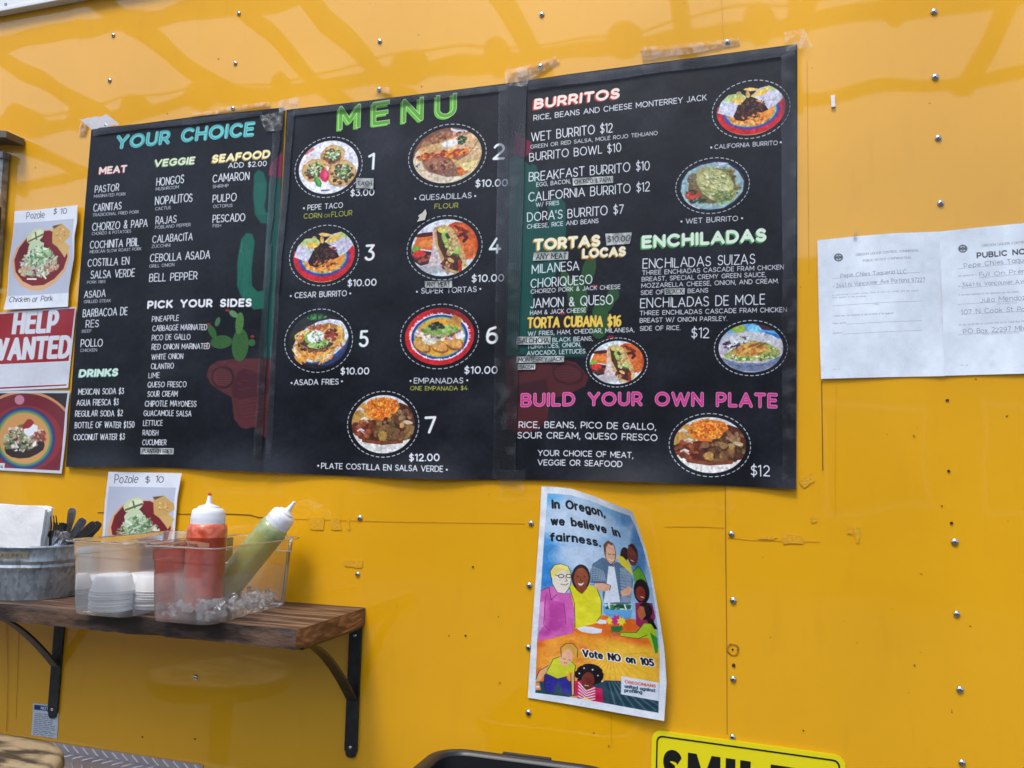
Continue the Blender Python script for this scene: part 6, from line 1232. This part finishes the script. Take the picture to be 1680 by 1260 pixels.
# squeeze bottles
def salsa(name, c1, c2, sc_=38):
    return mat(name, srgb(c1), .3, coat=.3, coat_r=.25, sss=.15, noise=(sc_, .42, .66, srgb(c2), (1, 1, 1)))
capm = mat('white_cap', (.78, .8, .82), .35, sss=.1)
def bottle(loc, aim, r, h, body_m, top_m, label, tip_m, strip=False):
    o = empty('squeeze_bottle', loc); o.rotation_mode = 'QUATERNION'; o.rotation_quaternion = Vector((0, 0, 1)).rotation_difference(Vector(aim)); tag(o, label, 'sauce bottle', 'squeeze bottles of salsa')
    fl = h * .84
    MB().lathe([(r * .9, 0), (r * .98, .004), (r, .012), (r * .985, h * .4), (r, h * .55), (r, fl)], 40, cap1=False).build('bottle_body', body_m, o, smooth=True)
    MB().lathe([(r, fl), (r * .995, h * .92), (r * .97, h * .965), (r * .9, h * .985), (r * .84, h)], 40, cap0=False).build('bottle_shoulder', top_m, o, smooth=True)
    c = MB().lathe([(r * .84, h - .006), (r * .86, h - .006), (r * .84, h + .02), (r * .8, h + .0265), (r * .72, h + .0305), (r * .56, h + .032), (r * .52, h + .036), (r * .28, h + .039), (.0085, h + .04), (.0075, h + .042)], 40).build('cap', capm, o, smooth=True)
    rb_ = MB()
    for i in range(60):
        a = 2 * math.pi * i / 60; rb_.box(r * .856, r * .8635, -.0005, .0005, h - .0055, h + .012)
        q = rb_.v[-8:]; ca, sa = math.cos(a), math.sin(a); rb_.v[-8:] = [(x * ca - y * sa, x * sa + y * ca, z) for x, y, z in q]
    rb_.build('cap_ribbing', capm, c)
    nz_ = MB().lathe([(.0068, h + .0415), (.006, h + .046), (.0042, h + .056), (.0032, h + .060)], 20).build('nozzle', capm, c, smooth=True)
    MB().lathe([(.0034, h + .0575), (.004, h + .06), (.0034, h + .0635), (.0012, h + .065)], 12).build('sauce_tip', tip_m, c, smooth=True)
    if strip:
        mb = MB(); vs = []; K = 12
        for i in range(K + 1):
            a = R_(-150 + 105 * i / K)
            for z in (h * .735 + .002 * math.sin(i), h * .735 + .0125 - .004 * (i / K) ** 3): vs.append((r * 1.008 * math.cos(a), r * 1.008 * math.sin(a), z))
        mb.add(vs, [(2 * i, 2 * i + 2, 2 * i + 3, 2 * i + 1) for i in range(K)]); ts = mb.build('name_tape', mat('name_tape', srgb((176, 120, 90)), .6), o, solid=.0003)
        pm = MB(); xx = 0
        for ch in 'de, hawaii':
            for k in G[ch][1]:
                pp = [(r * 1.016 * math.cos(R_(-128 + (xx + a) * 8)), r * 1.016 * math.sin(R_(-128 + (xx + a) * 8)), h * .735 + .002 + b * .0065) for a, b in k]
                if len(pp) > 1: pm.tube(pp, .0004, 4)
            xx += G[ch][0] + .25
        pm.build('pen_lettering', mat('pen_dark', (.03, .02, .02), .6), ts)
red = salsa('red_salsa', (176, 58, 28), (140, 40, 22)); redt = salsa('red_salsa_top', (226, 118, 88), (190, 66, 36), 70); rtip = mat('red_drop', srgb((206, 70, 24)), .3)
grn = salsa('green_salsa', (150, 152, 84), (166, 168, 104), 26); grnt = salsa('green_salsa_top', (160, 172, 122), (142, 156, 100), 60)
bottle((-1.152, -.2, SZ + .006), (.0, .012, 1), .0415, .182, red, redt, 'squeeze bottle of red salsa standing upright in the ice', rtip, True)
ga, gb = Vector((-1.163, -.115, SZ + .035)), Vector((-1.045, -.083, 1.485))
bottle(ga, (gb - ga).normalized(), .034, .186, grn, grnt, 'tilted squeeze bottle of green salsa', capm)

# portion cups, upside-down stacks
cupm = mat('white_foam', (.8, .82, .84), .6, sss=.25)
cu = empty('portion_cup', (0, 0, 0)); cb = MB()
cb.lathe([(.0435, 0), (.0445, .001), (.0445, .0042), (.0432, .0046), (.0355, .033), (.0335, .0345), (.0, .035)], 28, cap0=False, cap1=False); cb.build('cup_shell', cupm, cu, smooth=True)
first = True; names = ['the first pile by the tub', 'the second pile, set behind the first', 'the third pile next to the sauce pan', 'the fourth pile at the back of the pan']
for s_, (x, y, n) in enumerate(((-1.325, -.27, 9), (-1.268, -.21, 8), (-1.335, -.17, 7), (-1.275, -.11, 6))):
    for k in range(n):
        c = cu if first else copy_tree(cu); first = False
        c.location = (x + random.uniform(-.0012, .0012), y + random.uniform(-.001, .001), SZ + .005 + k * .0047); c.rotation_euler = (random.uniform(-.02, .02), random.uniform(-.02, .02), random.uniform(0, 6))
        nth = ['bottom', 'second', 'third', 'fourth', 'fifth', 'sixth', 'seventh', 'eighth', 'ninth'][k]
        nth = 'topmost' if k == n - 1 else nth
        tag(c, 'white portion cup, %s from below in %s' % (nth, names[s_]) if nth not in ('topmost', 'bottom') else 'white portion cup, %s one of %s' % (nth, names[s_]), 'cup', 'white portion cups nested upside down')

# ------------------------------------------------------------------ bar table, bin
bt = empty('bar_table', (-1.548, -.43, 0)); tag(bt, 'round weathered wooden bar table top below the shelf', 'bar table')
bw = mat('weathered_slab', srgb((180, 158, 122)), .5, noise=(9, .44, .6, srgb((78, 66, 52)), (1, 3.2, 1)), bump=(30, .001, (1, 3, 1)))
rr2 = lambda r, z: [(r * (1 + .012 * math.sin(3 * t) + .008 * math.sin(7 * t + 1)) * math.cos(t), r * (1 + .012 * math.sin(3 * t) + .008 * math.sin(7 * t + 1)) * math.sin(t), z) for t in np.linspace(0, 2 * math.pi, 56, endpoint=False)]
MB().loft([rr2(.19, .95), rr2(.2, .958), rr2(.205, .975), rr2(.203, .99), rr2(.196, .998), rr2(.18, 1.0), rr2(.02, 1.0)]).build('table_top', bw, bt, smooth=True)
MB().lathe([(.16, 0), (.16, .02), (.03, .03), (.03, .93), (.09, .95)], 24).build('pedestal', iron, bt, smooth=True)

binm = mat('black_plastic', (.012, .013, .015), .38, bump=(200, .0001, (1, 1, 1)))
bn = empty('waste_bin', (-.458, -.3, 0)); tag(bn, 'open black plastic bin standing below the boards', 'waste bin')
def br_(hx, hy, r, z): return rrect(0, 0, hx, hy, r, z, 6)
MB().loft([br_(.12, .15, .03, 0), br_(.165, .195, .05, 1.035), br_(.160, .190, .048, 1.035), br_(.117, .147, .03, .012)]).build('bin_body', binm, bn, smooth=True)
MB().loft([br_(.166, .196, .05, 1.02), br_(.186, .21, .06, 1.02), br_(.189, .213, .062, 1.03), br_(.185, .21, .06, 1.0415), br_(.172, .202, .055, 1.045), br_(.164, .194, .05, 1.042), br_(.161, .191, .048, 1.036)], False, False).build('bin_rim', binm, bn, smooth=True)
MB().box(-.05, .05, .2095, .2165, 1.03, 1.0455).build('bin_handle', binm, bn, bevel=.002)

# ------------------------------------------------------------------ clear tape pieces
tapem = clear_mat('clear_tape', (.98, .98, .98), .04, .14, (.7, .75, .8), noise=(30, .5, .78, .015, .08, (1, 1, 1)), refl=.9)
tapeo = clear_mat('crumpled_tape', (.99, .98, .96), .1, .3, (.85, .84, .8), noise=(80, .45, .7, .03, .34, (1, 1, 1)), refl=.75)
def tape(pts, dep, m_, label, n=10, wob=.00025, name='clear_tape'):
    dep += .0009
    (a, b, c, d) = [np.array(q, float) for q in pts]      # a->b long side, d->c other side
    mb = MB(); vs = []
    for i in range(n + 1):
        t = i / n
        for j in range(4):
            s = j / 3; q = (a + (b - a) * t) * (1 - s) + (d + (c - d) * t) * s; jt = random.uniform(-.5, .5) if 0 < j < 3 else random.uniform(-1.2, 1.2)
            vs.append(tuple(aty(q[0] + jt * .8, q[1] + jt * .8, -(dep + random.uniform(0, wob)))))
    fs = [(i * 4 + j, i * 4 + j + 1, i * 4 + j + 5, i * 4 + j + 4) for i in range(n) for j in range(3)]
    mb.add(vs, fs); return tag(mb.build(name, m_, None, smooth=True), label, 'tape', 'clear tape strips holding the papers')
TP = [([(425, 190), (466, 183), (462, 214), (436, 216)], .0075, tapeo, 'crinkled tape bridging the first two posters at the top'),
      ([(449, 190), (436, 400), (444, 400), (462, 190)], .0066, tapem, 'long clear tape down the upper edge of the YOUR CHOICE poster'),
      ([(436, 400), (414, 768), (428, 768), (446, 400)], .0068, tapem, 'long clear tape down the lower edge of the YOUR CHOICE poster'),
      ([(472, 184), (448, 480), (458, 480), (484, 184)], .0066, tapem, 'clear tape down the upper outer edge of the MENU poster'),
      ([(448, 480), (434, 774), (444, 774), (458, 480)], .0068, tapem, 'clear tape down the lower outer edge of the MENU poster'),
      ([(152, 212), (430, 181), (431, 190), (153, 222)], .0066, tapem, 'clear tape along the top of the YOUR CHOICE poster'),
      ([(480, 180), (832, 138), (832, 149), (481, 191)], .0066, tapem, 'clear tape along the top of the MENU poster'),
      ([(818, 140), (808, 786), (845, 788), (864, 136)], .0072, tapem, 'wide clear tape joining the MENU and BURRITOS posters'),
      ([(866, 132), (1304, 74), (1304, 90), (867, 148)], .0068, tapem, 'clear tape along the top of the BURRITOS poster'),
      ([(1282, 92), (1284, 800), (1306, 801), (1307, 76)], .007, tapem, 'clear tape down the outer edge of the BURRITOS poster'),
      ([(836, 116), (912, 92), (918, 100), (866, 134)], .0026, tapeo, 'torn clear tape with a rivet above the BURRITOS corner'),
      ([(828, 112), (866, 108), (866, 142), (830, 140)], .0078, tapeo, 'bunched clear tape patch where the MENU and BURRITOS posters meet'),
      ([(1050, 78), (1212, 62), (1214, 74), (1054, 100)], .0024, tapeo, 'long clear tape strip over the rivet above BURRITOS'),
      ([(1286, 52), (1320, 48), (1334, 78), (1290, 84)], .0074, tapeo, 'frayed clear tape at the outer top corner of the BURRITOS poster'),
      ([(131, 196), (176, 188), (196, 204), (150, 212)], .0024, tapeo, 'peeling clear tape at the YOUR CHOICE outer top corner'),
      ([(131, 200), (146, 198), (140, 222), (129, 223)], .0022, tapeo, 'short loose tape end beside the YOUR CHOICE corner'),
      ([(310, 186), (440, 166), (444, 174), (330, 190)], .0022, tapeo, 'thin clear tape on the wall above YOUR CHOICE'),
      ([(609, 146), (622, 138), (640, 144), (642, 156)], .006, tapeo, 'small tape patch around the rivet above MENU'),
      ([(456, 166), (488, 158), (494, 176), (458, 184)], .003, tapeo, 'clear tape scrap above the joint of the first two posters'),
      ([(820, 770), (862, 770), (862, 806), (822, 804)], .0078, tapem, 'clear tape patch under the joint of MENU and BURRITOS'),
      ([(405, 762), (445, 760), (446, 778), (406, 777)], .0078, tapem, 'clear tape patch under the joint of YOUR CHOICE and MENU'),
      ([(1400, 374), (1406, 372), (1406, 390), (1400, 391)], .005, tapeo, 'tiny tape tab above the first white notice')]
for a in TP: tape(*a)

# ------------------------------------------------------------------ what stands behind the viewer (seen mirrored in the glossy skin)
wdm = mat('pergola_timber', (.1, .07, .045), .7, noise=(6, .3, .7, (.16, .11, .07), (1, 8, 8)))
pg = empty('pergola', (0, 0, 0)); tag(pg, 'open timber pergola over the seating in front of the trailer', 'pergola')
HB = 3.4
for y in (-.88, -1.58, -2.27):
    MB().box(-6.2, 3.2, y - .03, y + .03, HB, HB + .045).build('beam', wdm, pg)
for x in (-5.6, -4.9, -4.2, -3.38, -2.58, -2.04, -1.72, -.98, -.3, .16, .9, 1.6, 2.3):
    w = .042 if x != -2.04 else .03
    MB().box(x - w, x + w, -2.5, -.55, HB + .046, HB + .09).build('rafter', wdm, pg)
for x in (-6, 3.0):
    for y in (-.88, -2.27): MB().box(x - .06, x + .06, y - .06, y + .06, 0, HB - .001).build('post', wdm, pg)
sl = empty('string_lanterns', (0, 0, 0)); tag(sl, 'string of small round lanterns hung under the pergola', 'lantern string')
lm_ = mat('lantern_paper', srgb((170, 80, 30)), .7)
lx = [-3.42, -3.1, -2.76, -2.4, -2.01, -1.38, -1.02, -.5, .0, .45]
wp = []
for i in range(61):
    x = -5.5 + 8 * i / 60; wp.append((x, -1.22, 3.32 - .05 * abs(math.sin(x * 2.2))))
MB().tube(wp, .005, 6).build('cable', blkrub, sl)
lb_ = MB().lathe([(.01, .02), (.03, .01), (.055, -.02), (.062, -.055), (.055, -.09), (.03, -.12), (.01, -.13)], 16).build('lantern', lm_, sl, smooth=True)
for i, x in enumerate(lx):
    o = lb_ if i == 0 else lb_.copy()
    if i: col.objects.link(o)
    o.location = (x, -1.22, 3.3)

asph = mat('asphalt', (.055, .054, .052), .9, noise=(60, .3, .7, (.09, .088, .085), (1, 1, 1)), bump=(120, .004, (1, 1, 1)))
MB().box(-300, 300, -300, 300, -.2, 0).build('ground', asph); tag(bpy.data.objects['ground'], kind='structure')
bd = empty('brick_building', (0, -13, 0)); tag(bd, 'low brown building across the lot behind the viewer', 'building')  # unseen building, added to darken the lower wall reflections and shade the wall
bk = mat('brown_stucco', srgb((140, 112, 88)), .9, noise=(2, .3, .7, srgb((116, 92, 74)), (1, 1, 1)))
MB().box(-16, 5, -6, 0, 0, 5.2).build('wall', bk, bd); MB().box(-16.2, 5.2, -6.2, .25, 5.2, 5.45).build('roof', dark, bd)
gw = mat('window_pane', (.03, .04, .05), .08)
for x in (-14, -11, -8, -5, -2, 1, 3.2): w_ = MB().box(x, x + 1.4, .001, .04, 1.1, 2.9).build('window', white, bd); MB().box(x + .08, x + 1.32, .041, .05, 1.18, 2.82).build('pane', gw, w_)
leafm = mat('leaves', (.05, .09, .03), .6, noise=(3, .3, .7, (.09, .13, .04), (1, 1, 1))); barkm = mat('bark', (.09, .07, .05), .9)
for k, (tx, ty, th_) in enumerate(((9, -17, 6.5), (15, -15, 8.0), (-22, -14, 8))):  # unseen trees, added with the building to darken what the wall mirrors
    tr_ = empty('leafy_tree', (tx, ty, 0)); tag(tr_, ['small leafy tree at the end of the lot', 'tall leafy tree beyond the small one', 'tall leafy tree past the far end of the brown building'][k], 'tree')
    MB().tube([(0, 0, 0), (.05, 0, th_ * .35), (.2, .1, th_ * .6), (.1, 0, th_ * .85)], .14, 8).build('trunk', barkm, tr_)
    mb = MB()
    cl = [(random.gauss(0, th_ * .17), random.gauss(0, th_ * .17), th_ * random.uniform(.42, .95)) for _ in range(26)]
    for _ in range(4200):
        c = random.choice(cl); p_ = Vector((random.gauss(c[0], .42), random.gauss(c[1], .42), random.gauss(c[2], .36))); u = Vector((random.gauss(0, 1), random.gauss(0, 1), random.gauss(0, 1))).normalized(); v = u.cross(Vector((random.random(), random.random(), random.random()))).normalized(); s_ = random.uniform(.06, .12)
        mb.add([p_ + u * s_, p_ + v * s_ * .6, p_ - u * s_, p_ - v * s_ * .6], [(0, 1, 2, 3)])
    co = mb.build('crown', leafm, tr_)
